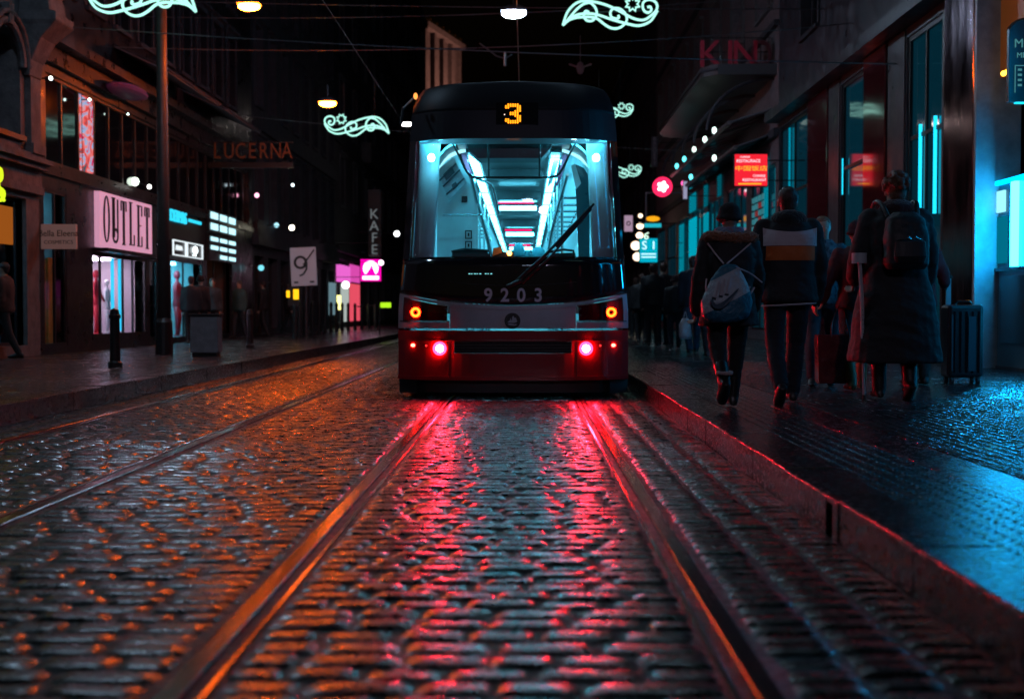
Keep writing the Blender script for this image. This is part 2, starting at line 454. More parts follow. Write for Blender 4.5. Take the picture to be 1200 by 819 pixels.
G_red = glow('tail_lamp_red', (1., .02, .012), 26)
G_core = glow('tail_lamp_core', (1., .007, .020), 2900)
G_led = glow('amber_led', (1., .27, .008), 2.6)
G_redsign = glow('red_led', (1., .01, .12), 2.2)
M_lens = mat('dark_red_lens', (.05, .002, .006), .12, coat=1)

TY = 13.3; TX = -.133
tram = empty('tram', (TX, TY, 0), 'red, silver and black city tram seen from behind on wet cobbles, route 3', 'tram')
PXM = F / TY
def tw(z):      # half width of the body at height z
    P = [(0, 1.225), (.9, 1.225), (1.5, 1.175), (2.3, 1.13), (2.8, 1.105), (3.05, 1.085), (3.17, 1.05), (3.25, 1.02), (3.305, .975), (3.335, .90), (3.345, .3)]
    for (a, b), (c, d) in zip(P, P[1:]):
        if z <= c: return b + (d - b) * max(0, (z - a)) / (c - a)
    return .3
def lean(z): return 0 if z < .95 else .02 * (z - .95) + .05 * (z - .95) ** 2 * .6 + (0 if z < 3.0 else (z - 3.0) ** 2 * .9)
def fs(u, z, off=0.):         # a point of the rear face; u -1..1, off = inwards
    x = u * tw(z)
    return Vector((x, .34 * abs(u) ** 4.2 + lean(z) + off, z))
def zp(py): return at(600, py, TY).z
def panel(m, u0, u1, za, zb, nu=24, nz=3, off=0., th=.03):
    fa = za if callable(za) else (lambda u: za); fb = zb if callable(zb) else (lambda u: zb)
    def fn(s, t):
        u = u0 + (u1 - u0) * s; z = fa(u) + (fb(u) - fa(u)) * t
        return fs(u, z, off)
    return m.sheet(fn, nu, nz, (0, th, 0))
LB = dict(local=True, parent=tram)
def tb(m, name, mt, parent=None, **k): return m.build(name, mt, parent or tram, local=True, **k)

# red bumper with the dark slot
m = MB()
panel(m, -1, 1, .615, .712, 32, 2); panel(m, -1, 1, .235, .475, 32, 3)
panel(m, -1, -.5, .475, .615, 10, 2); panel(m, .5, 1, .475, .615, 10, 2)
bump = tb(m, 'bumper', M_tred, smooth=False)
m = MB(); panel(m, -1.002, 1.002, .195, .235, 32, 2, off=-.022, th=.07); panel(m, -1.0, 1.0, .60, .612, 32, 1, off=-.01, th=.03); tb(m, 'lip', M_tred, bump)
m = MB(); panel(m, -.5, .5, .475, .615, 10, 2, off=.06)
for i in range(4): panel(m, -.5, .5, .492 + i * .03, .502 + i * .03, 10, 1, off=.03, th=.03)
tb(m, 'grille', M_blackp, bump)
m = MB(); panel(m, -1, 1, .06, .19, 24, 2, off=.10, th=.04); panel(m, -.99, -.83, .05, .2, 6, 2, off=.02); panel(m, .83, .99, .05, .2, 6, 2, off=.02)
tb(m, 'underrun_skirt', M_blackp)
# seams
m = MB(); panel(m, -.545, -.541, .235, .712, 1, 4, off=-.003, th=.01); panel(m, .541, .545, .235, .712, 1, 4, off=-.003, th=.01); tb(m, 'panel_gap', M_trub, bump)
# silver band
def ztop(u): return .975 + .028 * (abs(u) / .5) ** 1.6 if abs(u) < .52 else 1.005 + .10 * ((abs(u) - .52) / .48) ** 1.3
m = MB(); panel(m, -.535, .535, .735, lambda u: ztop(u) - .004, 24, 3); cen = tb(m, 'silver_panel', M_tsil)
m = MB(); panel(m, -.545, .545, lambda u: ztop(u) - .045, lambda u: ztop(u) - .006, 24, 1, off=-.012, th=.02); tb(m, 'trim', M_tsil, cen)
for s in (-1, 1):
    m = MB(); a, b = sorted((s * .54, s * 1.)); panel(m, a, b, .735, .80, 10, 1)
    panel(m, a, b, lambda u: ztop(u) - .03, lambda u: ztop(u) - .002, 10, 1)
    a2, b2 = sorted((s * .955, s * 1.)); panel(m, a2, b2, .80, lambda u: ztop(u) - .03, 3, 2)
    sp = tb(m, 'corner_panel', M_tsil)
    m = MB(); a, b = sorted((s * .56, s * .955)); panel(m, a, b, .815, lambda u: ztop(u) - .04, 10, 2, off=-.004, th=.03)
    cl = tb(m, 'light_cluster', M_lens)
    m = MB(); a, b = sorted((s * .54, s * .985)); panel(m, a, b, .802, .813, 10, 1, off=-.003); tb(m, 'panel_gap', M_trub, cl)
    # ring shaped tail lamp
    px = 487 if s < 0 else 716.5
    q = at(px, 366, TY + .1); x = q.x - TX; z = q.z; u = x / tw(z); P = fs(u, z, -.055)
    m = MB(); m.ring(P, EX, EZ, EY, .052, .026, -.012, .012, 28); rl = tb(m, 'ring_lamp', glow('ring_lamp_red', (1., .013, .001), 60))
    m = MB(); m.ring(P, EX, EZ, EY, .066, .053, -.014, .016, 28); m.ring(P, EX, EZ, EY, .025, .001, -.008, .01, 20); tb(m, 'lamp_bezel', M_lens, rl)
    # screws
    m = MB()
    for zz in (.87, .94): m.cyl(fs(s * .575, zz, -.012), fs(s * .575, zz, 0), .012, n=10)
    tb(m, 'screw', M_black, cl)
    # big round brake lamp in the bumper
    q = at(515 if s < 0 else 687, 408.5, TY); x = q.x - TX; z = q.z; P = fs(x / tw(z), z, -.01)
    m = MB(); m.ring(P, EX, EZ, EY, .072, .042, -.012, .02, 28); bz = tb(m, 'lamp_bezel', glow('lamp_rim_red', (1., .006, .02), 40))
    m = MB(); m.ell(P, (.040, .016, .040), 20, 8); tb(m, 'brake_lamp', G_core, bz, smooth=True)
    q = at(484.5 if s < 0 else 718.5, 404.5, TY + .2); x = q.x - TX; z = q.z; P = fs(x / tw(z), z, -.006)
    m = MB(); m.ell(P, (.026, .012, .018), 14, 8); tb(m, 'marker_lamp', glow('marker_lamp_red', (1., .03, .02), 40), bump, smooth=True)
    q = at(499.5 if s < 0 else 703.5, 405, TY + .1); x = q.x - TX; P = fs(x / tw(z), q.z, -.006)
    m = MB(); m.ell(P, (.012, .008, .012), 10, 6); tb(m, 'reflector', glow('small_reflector', (1., .03, .03), 1.5), bump, smooth=True)
# badge
P = Vector((at(600.5, 376, TY).x - TX, -.006, at(600, 376, TY).z))
m = MB(); m.ring(P, EX, EZ, EY, .083, .068, -.012, .006, 40); m.ring(P, EX, EZ, EY, .0675, .001, -.004, .004, 40); bd = tb(m, 'badge', M_black)
m = MB()
m.prism([(-.052, -.03), (-.035, -.044), (.03, -.05), (.052, -.03), (.02, -.036), (-.02, -.028)], P, EX, EZ, EY, -.016, -.006)
m.prism([(-.01, -.02), (.0, .046), (.012, .05), (.022, .03), (.036, .036), (.036, .02), (.048, .018), (.04, .004), (.054, -.002), (.04, -.016), (.015, -.022)], P, EX, EZ, EY, -.016, -.006)
m.prism([(-.055, -.015), (-.012, -.022), (-.008, .0), (-.02, .03), (-.026, .004)], P, EX, EZ, EY, -.016, -.006)
tb(m, 'winged_emblem', M_tsil, bd)
# black panel below the window
ZW0, ZW1 = zp(303), zp(160)
m = MB(); panel(m, -1, 1, lambda u: ztop(u) + .004, ZW0, 32, 6); bp = tb(m, 'black_panel', M_tblk, smooth=True)
m = MB(); panel(m, -.55, .55, lambda u: ztop(u) + .20 + .02 * u * u, lambda u: ztop(u) + .206 + .02 * u * u, 20, 1, off=-.004, th=.01)
m.box(-.10, .10, -.012 + lean(1.38), .02, 1.385, 1.40)
tb(m, 'panel_gap', M_trub, bp)
for ch, px in zip('9203', (572, 591.5, 610.7, 630.3)):
    m = MB(); p = at(px, 345.5, TY); m.text(ch, (p.x - TX, -.008 + lean(p.z), p.z), EX, EZ, .135, .003, .95, bold=.022); tb(m, 'fleet_digit', mat('number_vinyl', (.85, .62, .68), .5), bp)
m = MB()
for k in range(9):
    if k == 5: continue
    x = at(549 + k * 3.2, 320, TY).x - TX; m.box(x, x + .018 - .006 * (k % 2), -.004 + lean(1.3), .02 + lean(1.3), 1.298, 1.306)
tb(m, 'reflection_dashes', glow('cyan_dash_glow', (.3, .9, 1), 1.2), bp)  # glowing dashes stand in for a cyan reflection in the black gloss
# window and its surround
m = MB(); panel(m, -.93, .93, ZW0 + .004, ZW1 - .004, 28, 8, th=.006); tb(m, 'rear_window', glass('tram_glass', (.93, .97, 1), .8), smooth=True)
m = MB()
for s in (-1, 1):
    a, b = sorted((s * .932, s * 1.)); panel(m, a, b, ZW0 + .003, ZW1 + .002, 3, 8)
panel(m, -.93, .93, ZW0, ZW0 + .02, 20, 1, off=.008); tb(m, 'window_surround', M_tblk)
# header with the display
ZD = zp(126)
m = MB(); panel(m, -1, 1, ZW1, ZD, 30, 3); hd = tb(m, 'header_panel', M_thead)
def roofrow(z, s): u = -1 + 2 * s; return fs(u, z)
m = MB(); zs = [ZD, 3.05, 3.14, 3.21, 3.27, 3.305, 3.33, 3.345]
m.sheet(lambda s, t: fs(-1 + 2 * s, zs[min(7, round(t * 7))]), 30, 7, (0, .03, -.01)); tb(m, 'roof_dome', mat('tram_roof_dark', (.007, .007, .010), .5, spec=.2, bump=.05), smooth=True)
a, b = at(581, 118, TY), at(631, 148, TY)
m = MB(); yl = lean(2.95) - .012; m.box(a.x - TX, b.x - TX, yl, yl + .05, b.z, a.z); db = tb(m, 'destination_display', mat('display_black', (.004, .004, .005), .6, spec=.1))
m = MB()
dots3 = ["0111110", "1111111", "1100011", "0000011", "0000111", "0011110", "0011110", "0000111", "0000011", "1100011", "1111111", "0111110"]
c3 = at(601, 130.8, TY); cw = .0245; chh = .0172
for r, row in enumerate(dots3):
    for q, ch in enumerate(row):
        if ch == '1':
            x = c3.x - TX + (q - 3) * cw; z = c3.z + (5.5 - r) * chh
            m.cyl((x, yl - .004, z), (x, yl + .01, z), .0098, n=8)
tb(m, 'route_number', G_led, db)
m = MB(); m.cyl((at(591, 132, TY).x - TX, yl - .006, at(591, 132, TY).z), (at(591, 132, TY).x - TX, yl + .01, at(591, 132, TY).z), .006, n=8); tb(m, 'indicator_led', glow('pale_led', (1, .7, .6), 2.), db)
# shell: sides, roof, underframe
L = 30.5
def sect(z): return tw(z)
prof = [(1.225, .2), (1.225, .9), (1.175, 1.5), (1.13, 2.3), (1.105, 2.8), (1.085, 3.05), (1.05, 3.17), (1.02, 3.25), (.975, 3.305), (.90, 3.335), (.3, 3.345)]
prof = prof + [(-x, z) for x, z in prof[::-1]]
m = MB()
for (y0, y1) in ((.38, L),):
    rA = [Vector((x, y0 + (lean(z) * .9), z)) for x, z in prof]; rB = [Vector((x, y1, z)) for x, z in prof]
    iA = [Vector((x * .955, p.y, z if z < 3 else z - .06)) for (x, z), p in zip(prof, rA)]; iB = [Vector((x * .955, y1, z if z < 3 else z - .06)) for x, z in prof]
    n = len(prof); m.add(rA + rB + iA + iB, [(i, i + 1, n + i + 1, n + i) for i in range(n - 1)] + [(2 * n + i, 3 * n + i, 3 * n + i + 1, 2 * n + i + 1) for i in range(n - 1)] + [(i, 2 * n + i, 2 * n + i + 1, i + 1) for i in range(n - 1)] + [(n + i, n + i + 1, 3 * n + i + 1, 3 * n + i) for i in range(n - 1)])
tb(m, 'body_shell', M_tred)
m = MB(); m.box(-1.18, 1.18, .40, L, .36, .44); m.box(-1.1, 1.1, L - .1, L, .44, 3.3); tb(m, 'floor', M_tfloor)
m = MB(); m.box(-.95, .95, .5, L - .5, .22, .36)
for y in (3.2, 5., 13, 15, 24, 26):
    for x in (-.72, .72): m.cyl((x - .06, y, .31), (x + .06, y, .31), .3, n=24)
tb(m, 'underframe', M_black)
for i in range(8):
    for s in (-1, 1):
        m = MB(); y = 1.3 + i * 3.6
        m.sheet(lambda a, b: Vector((s * (tw(1.35 + b * 1.3) + .012), y + a * 3.2, 1.35 + b * 1.3)), 1, 4, (-s * .01, 0, 0)); tb(m, 'side_window', M_dkglass)
m = MB()   # pale vertical reflector strips along the rear corners
for s in (-1, 1): m.sheet(lambda a, b: Vector((s * (tw(.75 + b * .8) + .006), .42 + a * .05, .75 + b * .8)), 1, 4, (-s * .006, 0, 0))
tb(m, 'corner_trim', M_chrome)
m = MB(); m.box(-.5, .5, 5.5, 8, 3.36, 3.5); tb(m, 'roof_box', M_thead)

# ---- what one sees through the window
m = MB()
for s in (-1, 1):      # rounded corner posts
    def post(a, b):
        ang = a * math.pi * .62; z = ZW0 - .1 + b * (ZW1 - ZW0 + .1); wv = tw(z) * .915
        return Vector((s * (wv - .235 * (1 - math.cos(ang)) * .72), .36 + lean(z) * .9 + .02 + .2 * math.sin(ang) * -.6 + .10, z))
    m.sheet(post, 10, 6, (0, .04, 0))
tb(m, 'corner_post', M_tin, smooth=True)
m = MB()
for s in (-1, 1):
    q = at(504.5 if s < 0 else 700, 187, TY + .35); m.ell((q.x - TX - s * .02, .20, q.z), (.036, .02, .042), 12, 8)
tb(m, 'cab_lamp', glow('cab_lamp_cyan', (.16, .78, 1), 95), smooth=True)
m = MB(); m.sheet(lambda a, b: Vector(((-1 + 2 * a) * 1.0, .22 + .14 * b + .3 * abs(-1 + 2 * a) ** 4 * (1 - b), ZW1 - .012 - .05 * b + .03)), 16, 3, (0, 0, .02)); tb(m, 'window_header', M_tin)
def il(px, py, y): q = at(px, py, TY + y); return Vector((q.x - TX, y, q.z))
m = MB(); m.box(-.95, -.5, .46, .54, 2.84, 2.87); m.box(.42, .95, .46, .54, 2.84, 2.87); tb(m, 'cab_fill_light', glow('cab_fill_glow', (.06, .66, .9), 110))  # added strips hidden behind the header to brighten the cab and posts
# side walls, ceiling
m = MB()
for s in (-1, 1): m.sheet(lambda a, b: Vector((s * (tw(.5 + b * 1.6) - .09), .7 + a * (L - 1), .5 + b * 1.6)), 30, 2, (s * .02, 0, 0))
for s in (-1, 1): m.sheet(lambda a, b: Vector((s * (tw(2.1) - .09 - b * .42), .7 + a * (L - 1), 2.1 + .62 * math.sin(b * math.pi / 2))), 1, 8, (s * .01, 0, .02))
tb(m, 'interior_wall', M_tin)
m = MB(); m.box(-.62, .62, .75, L - .4, 2.735, 2.76)
for k in range(9): m.box(-.36, .36, 3.2 + k * 3.1, 3.5 + k * 3.1, 2.60, 2.735)
ce = tb(m, 'ceiling', M_tceil)
m = MB(); m.prism([(-.52, 2.78), (.44, 2.78), (.40, 2.66), (.30, 2.55), (-.38, 2.55), (-.48, 2.64)], (0, 0, 0), EX, EZ, EY, .46, .9); tb(m, 'cab_hood', mat('cab_hood_dark', (.02, .022, .026), .4), ce)
for s in (-1, 1):
    for k in range(13):
        y = 1.35 + k * 2.2; m = MB(); m.box(s * .47 - .05, s * .47 + .05, y, y + 1.95, 2.655, 2.69)
        tb(m, 'ceiling_light', G_strip)
m = MB()
for s in (-1, 1):
    m.box(s * .47 - .07, s * .47 + .07, 1.1, L - .6, 2.69, 2.735)
    for k in range(120): m.box(s * .47 - .056, s * .47 + .056, 1.35 + k * .22, 1.362 + k * .22, 2.648, 2.70)
tb(m, 'light_channel', M_tceil)
for y in (6.9, 13.8, 20.):
    m = MB(); m.box(-.28, .30, y, y + .05, 2.50, 2.56); db2 = tb(m, 'cross_light', G_strip)
    m = MB(); m.box(-.30, .26, y - .03, y, 2.60, 2.63); tb(m, 'red_display', G_redsign, db2)
    m = MB(); m.box(-.34, .34, y - .01, y + .2, 2.57, 2.72); tb(m, 'display_case', M_blackp, db2)
# cab bulkhead left with its hatch and notices
m = MB(); y = 1.55
pw = [il(512, 305, y), il(560, 305, y), il(560, 225, y), il(549, 200, y), il(512, 200, y)]
m.add(pw + [p + EY * .05 for p in pw], [(0, 1, 2, 3, 4), (9, 8, 7, 6, 5)] + [(i, (i + 1) % 5, (i + 1) % 5 + 5, i + 5) for i in range(5)])
bh = tb(m, 'cab_bulkhead', M_tin)
m = MB()
for (a, b, c, d) in ((541, 230, 547.5, 237),):
    p, q = il(a, b, y - .02), il(c, d, y - .02); m.box(p.x, q.x, y - .02, y, q.z, p.z)
for (cy) in (275, 287.5):
    p, q = il(545, cy - 5, y - .02), il(553, cy + 5, y - .02)
    m.box(p.x, q.x, y - .012, y, p.z - .012, p.z); m.box(p.x, q.x, y - .012, y, q.z, q.z + .012); m.box(p.x, p.x + .012, y - .012, y, q.z, p.z); m.box(q.x - .012, q.x, y - .012, y, q.z, p.z)
    m.box(p.x + .03, q.x - .03, y - .012, y, q.z + .03, p.z - .03)
tb(m, 'notice', M_blackp, bh)
m = MB(); m.cyl(il(519, 252, 1.3), il(566, 252, 1.3), .008); tb(m, 'grab_bar', M_chrome)
def quad(m, pts, y, th=.03, dy=(0, 0, 0, 0)):
    P = [il(px, py, y + d) for (px, py), d in zip(pts, dy)]; return m.add(P + [p + EY * th for p in P], [(0, 1, 2, 3), (7, 6, 5, 4), (0, 4, 5, 1), (1, 5, 6, 2), (2, 6, 7, 3), (3, 7, 4, 0)])
m = MB(); quad(m, [(513, 200), (531, 184), (547, 214), (526, 236)], 1.35); ht = tb(m, 'tilted_hatch', mat('hatch_pale', (.5, .62, .68), .3, noise_amt=.4, scale=14))
m = MB()
for (a, b, c, d) in ((515, 212, 534, 192), (519, 219, 539, 199), (523, 228, 544, 209)): m.cyl(il(a, b, 1.33), il(c, d, 1.33), .009)
quad(m, [(519, 205), (529, 195), (533, 202), (523, 212)], 1.33, .01); quad(m, [(529, 217), (534, 213), (537, 218), (531, 223)], 1.33, .01)
tb(m, 'hatch_frame', mat('hatch_dark', (.04, .09, .11), .4), ht)
m = MB(); m.tube(cat_rom([il(512, 198, 1.2), il(522, 187, 1.2), il(536, 179, 1.2), il(553, 175, 1.2)]), .02); m.tube(cat_rom([il(651, 175, 1.2), il(664, 178, 1.2), il(679, 185, 1.2), il(692, 197, 1.2)]), .018)
tb(m, 'ceiling_arch', glow('arch_edge_light', (.4, .92, 1), 1.6))
m = MB(); quad(m, [(531, 183), (536, 181), (551, 213), (547, 217)], 1.5); quad(m, [(651, 178), (657, 181), (647, 214), (641, 220)], 1.5); quad(m, [(669, 194), (674, 192), (681, 215), (675, 222)], 1.45); tb(m, 'side_post', M_tin)
m = MB(); quad(m, [(540, 181), (545, 180), (553, 203), (549, 205)], 1.6); quad(m, [(660, 181), (666, 182), (657, 211), (650, 222)], 1.6); tb(m, 'pink_panel', mat('pink_panel', (.5, .12, .22), .4))
m = MB(); quad(m, [(673, 192), (691, 200), (691, 302), (678, 302)], 1.7); tb(m, 'dark_partition', mat('partition_glass', (.02, .06, .075), .1))
# hand rails
m = MB()
for k in range(9):
    y = 2.2 + k * 1.05
    for s in (-1, 1):
        z = 2.28; m.cyl((s * .56, y, z), (s * .86, y, z), .017)
tb(m, 'hand_rail', M_chrome)
m = MB()
for s in (-1, 1):
    m.cyl((s * .56, 1.7, 2.3), (s * .56, 12, 2.3), .018); m.cyl((s * .84, 1.7, 2.28), (s * .84, 12, 2.28), .014)
    for k in range(5): m.cyl((s * .56, 1.8 + k * 2.1, .45), (s * .56, 1.8 + k * 2.1, 2.69), .018)
tb(m, 'grab_pole', M_chrome)
m = MB(); m.tube(cat_rom([il(549, 205, 1.4), il(563, 211, 1.4), il(577, 219, 2.), il(584, 250, 3)]), .016); m.tube(cat_rom([il(552, 207, 1.2), il(560, 240, 1.6), il(570, 275, 2.2), il(576, 300, 2.6)]), .026); m.tube(cat_rom([il(665, 205, 1.2), il(655, 240, 1.6), il(647, 270, 2.2), il(642, 300, 2.6)]), .022)
tb(m, 'curved_rail', M_chrome)
# seats
for k in range(7):
    for s in (-1, 1):
        y = 3.2 + k * 1.7
        m = MB(); m.box(s * .80 - .21, s * .80 + .21, y, y + .42, .88, .93); m.box(s * .80 - .21, s * .80 + .21, y, y + .06, .93, 1.50); st = tb(m, 'seat', mat('seat_red', (.25, .03, .03), .6), bevel=.02)
        m = MB(); m.box(s * .58 - .02, s * .58 + .03, y - .01, y + .05, 1.46, 1.54); tb(m, 'grip', mat('grip_orange', (.6, .12, .02), .5), st)
# cab desk at the foot of the window
m = MB(); quad(m, [(528, 306), (576, 306), (574, 297), (530, 296)], .75, .3); quad(m, [(530, 297), (572, 297), (570, 293), (533, 293)], .8, .2)
quad(m, [(576, 306), (602, 306), (602, 296), (578, 294)], .8, .3); quad(m, [(646, 306), (676, 306), (674, 296), (648, 297)], .75, .3)
m.tube([il(640, 296, .7), il(660, 292.5, .7), il(672, 294, .7), il(673, 303, .7)], .014); m.tube([il(529, 295, .7), il(545, 292, .7), il(573, 294, .7)], .014)
tb(m, 'cab_desk', M_blackp)
m = MB(); quad(m, [(577, 300), (588, 296), (588, 289), (578, 291)], .72, .08); tb(m, 'orange_case', mat('case_orange', (.7, .16, .02), .5))
m = MB(); m.ell(il(597, 297, .62), .026, 12, 8); tb(m, 'desk_lamp', glow('desk_lamp_orange', (1, .36, .05), 16), smooth=True)
m = MB(); m.ell(il(617.5, 300, 1.4), (.055, .05, .07), 12, 8); m.ell(il(608, 293, 6.4), (.09, .09, .11), 12, 8); m.ell(il(631, 297, 5.4), (.1, .09, .1), 12, 8); tb(m, 'headrest', mat('headrest_teal', (.06, .3, .36), .6), smooth=True)
# sun blind frame inside the glass
m = MB(); y = .42
m.tube(cat_rom([il(527, 162, y), il(538, 183, y), il(546, 200, y), il(552, 206, y), il(562, 208, y), il(600, 208, y), il(640, 208, y), il(652, 206, y), il(658, 200, y), il(668, 180, y), il(678, 162, y)], 4), .012)
m.cyl(il(572, 160, y), il(573, 208, y), .011); m.cyl(il(633, 160, y), il(632, 208, y), .011); tb(m, 'blind_frame', M_blackp)
# wiper
m = MB(); yo = -.10
A = il(693, 242, -.02); B = il(640, 298, -.10); C = il(601, 334, -.04)
m.tube([A, B, C], [.016, .016, .024], 8); m.tube([il(693, 245, 0), il(646, 300, -.09), il(612, 332, -.05)], .012, 8)
m.cyl(il(594, 336, -.06), il(612, 328, -.06), .024); wi = tb(m, 'wiper', M_black)
m = MB(); m.cyl(il(696, 239, .0), il(652, 290, -.09), .012); tb(m, 'wiper_blade', M_trub, wi)
m = MB(); m.ell(il(487, 113, .3), (.022, .022, .035), 10, 8); tb(m, 'marker_lamp', glow('marker_amber', (1, .3, .06), 2), smooth=True)
m = MB(); m.tube([il(484, 116, .35), il(472, 128, .1), il(470, 146, .0)], .014); ar = tb(m, 'mirror_arm', M_black)
# ------------------------------------------------------------ buildings
def facade(side, X, Y0, Y1, Z0, Z1, ops, depth=.28, name='wall', mt=None, parent=None, thick=5.):
    # street wall with real openings; ops = (y0,y1,z0,z1)
    ys = sorted({Y0, Y1, *[a for o in ops for a in o[:2]]}); zs = sorted({Z0, Z1, *[a for o in ops for a in o[2:]]})
    ys = [y for y in ys if Y0 <= y <= Y1]; zs = [z for z in zs if Z0 <= z <= Z1]
    m = MB(); d = side * depth
    for i in range(len(ys) - 1):
        for j in range(len(zs) - 1):
            cy, cz = (ys[i] + ys[i + 1]) / 2, (zs[j] + zs[j + 1]) / 2
            if any(o[0] < cy < o[1] and o[2] < cz < o[3] for o in ops): continue
            m.add([(X, ys[i], zs[j]), (X, ys[i + 1], zs[j]), (X, ys[i + 1], zs[j + 1]), (X, ys[i], zs[j + 1])], [(0, 1, 2, 3)])
    for (a, b, c, e) in ops:
        q = [(a, c), (b, c), (b, e), (a, e)]
        m.add([(X, y, z) for y, z in q] + [(X + d, y, z) for y, z in q], [(i, (i + 1) % 4, (i + 1) % 4 + 4, i + 4) for i in range(4)])
    m.box(X + side * thick, X + side * (thick + .3), Y0, Y1, Z0, Z1)
    m.box(X + side * .01, X + side * thick, Y0, Y0 + .02, Z0, Z1); m.box(X + side * .01, X + side * thick, Y1 - .02, Y1, Z0, Z1)
    m.box(X, X + side * thick, Y0, Y1, Z1, Z1 + .2)
    return m.build(name, mt, parent, recalc=False)
M_cur = mat('dark_room', (.03, .03, .035), .8)
def win(parent, side, X, y0, y1, z0, z1, fm, depth=.18, bars=(1, 2), proud=0., fr=.07, glassm=None, name='window', sill=True):
    m = MB(); xa = X + side * (depth - .05); xb = X + side * depth
    xs = sorted((xa, xb)); e = .003
    m.box(*xs, y0 + e, y0 + fr, z0 + e, z1 - e); m.box(*xs, y1 - fr, y1 - e, z0 + e, z1 - e); m.box(*xs, y0 + fr, y1 - fr, z0 + e, z0 + fr); m.box(*xs, y0 + fr, y1 - fr, z1 - fr, z1 - e)
    xs2 = sorted((X + side * (depth - .04), xb - side * .003))
    for k in range(bars[0]):
        y = y0 + (y1 - y0) * (k + 1) / (bars[0] + 1); m.box(*xs2, y - fr * .4, y + fr * .4, z0 + fr, z1 - fr)
    for k in range(bars[1]):
        z = z0 + (z1 - z0) * ((k + 1) / (bars[1] + 1) if bars[1] > 1 else .66); m.box(xs2[0] + .002, xs2[1] - .002, y0 + fr, y1 - fr, z - fr * .4, z + fr * .4)
    if sill: m.box(*sorted((X - side * .08, xb - side * .01)), y0 - .06, y1 + .06, z0 - .09, z0 - .004)
    if proud:
        xs3 = sorted((X - side * proud, X - side * .003)); t = .14
        m.box(*xs3, y0 - t, y0 - .01, z0 - .004, z1 + t); m.box(*xs3, y1 + .01, y1 + t, z0 - .004, z1 + t); m.box(xs3[0] , xs3[1], y0 - .01, y1 + .01, z1 + .01, z1 + t)
        m.box(*sorted((X - side * (proud + .1), X - side * .004)), y0 - t - .06, y1 + t + .06, z1 + t + .003, z1 + t + .09)
    f = m.build(name, fm, parent)
    m = MB(); xs4 = sorted((X + side * (depth + .002), X + side * (depth + .02))); m.box(*xs4, y0, y1, z0, z1)
    m.build('pane', glassm or M_dkglass, f)
    return f
def band(m, side, X, y0, y1, z0, z1, out): m.box(*sorted((X - side * out, X - side * .002)), y0, y1, z0, z1)
def room(parent, side, X, y0, y1, z0, z1, depth, wallm, name='shop_interior'):
    xa, xb = X + side * .07, X + side * depth; m = MB(); t = .05
    lo, hi = sorted((xa, xb))
    m.box(lo, hi, y0 - t, y0, z0, z1); m.box(lo, hi, y1, y1 + t, z0, z1); m.box(lo, hi, y0, y1, z0 - t, z0 - .002); m.box(lo, hi, y0, y1, z1 + .002, z1 + t)
    m.box(*sorted((xb, xb + side * t)), y0, y1, z0, z1)
    return m.build(name, wallm, parent)
def pane(parent, side, X, y0, y1, z0, z1, fm, d=.12, mull=()):
    m = MB(); xs = sorted((X + side * (d - .04), X + side * d)); fr = .05
    m.box(*xs, y0, y0 + fr, z0, z1); m.box(*xs, y1 - fr, y1, z0, z1); m.box(*xs, y0 + fr, y1 - fr, z0, z0 + fr); m.box(*xs, y0 + fr, y1 - fr, z1 - fr, z1)
    for y in mull: m.box(xs[0] + .002, xs[1] - .002, y - .03, y + .03, z0 + fr, z1 - fr)
    f = m.build('shop_window', fm, parent)
    m = MB(); m.box(*sorted((X + side * (d + .003), X + side * (d + .012))), y0, y1, z0, z1); m.build('pane', M_glass, f)
    return f
def yl(px): return onx(px, 364, FL).y
def zl(px, py): return onx(px, py, FL).z
def ylx(px, x): return onx(px, 364, x).y
def yr(px): return onx(px, 364, FR).y
def zr(px, py): return onx(px, py, FR).z

# ---- left row -------------------------------------------------
# 1 sandstone house at the frame's left edge
bA = empty('stone_building', (FL, 18, 0), 'ornate sandstone corner house with arched window and carved console, far left', 'building')
Y1 = yl(47)
ops = [(17.2, 18.9, 3.75, 6.1), (19.5, Y1 - .75, 3.75, 5.7), (17., 18.8, .3, 2.75), (19.2, Y1 - .55, .35, 2.75), (19.5, Y1 - .75, 7.2, 9.4), (17.2, 18.9, 7.2, 9.4)]
facade(-1, FL, 12, Y1, 0, 15, ops, .45, 'wall', M_sand, bA)
m = MB()
for (z0, z1, o) in ((2.85, 2.98, .10), (2.98, 3.25, .05), (3.25, 3.34, .18), (3.34, 3.42, .26), (3.42, 3.5, .12), (6.35, 6.5, .25), (6.5, 6.6, .4)): band(m, -1, FL, 12, Y1, z0, z1, o)
m.build('cornice', M_sand, bA)
for y in (19.1, Y1 - .34):      # pilasters
    m = MB(); m.box(FL + .002, FL + .10, y - .22, y + .22, 3.5, 6.0); m.box(FL + .002, FL + .16, y - .27, y + .27, 3.5, 3.66)
    m.box(FL + .002, FL + .16, y - .27, y + .27, 5.86, 5.96)
    m.build('pilaster', M_sand, bA)
m = MB()                         # console / capital
y = Y1 - .40
m.loft([[Vector((FL + .002, y - w_, z)), Vector((FL + o, y - w_, z)), Vector((FL + o, y + w_, z)), Vector((FL + .002, y + w_, z))] for z, o, w_ in
        ((4.75, .12, .26), (5.0, .16, .28), (5.15, .24, .30), (5.35, .34, .34), (5.55, .55, .38), (5.62, .62, .42), (5.75, .62, .42), (5.78, .50, .38), (6.0, .48, .38), (6.1, .44, .36), (6.12, .6, .42), (6.34, .62, .42))])
m.build('console', M_sand, bA, bevel=.02)
m = MB()                         # arch mouldings
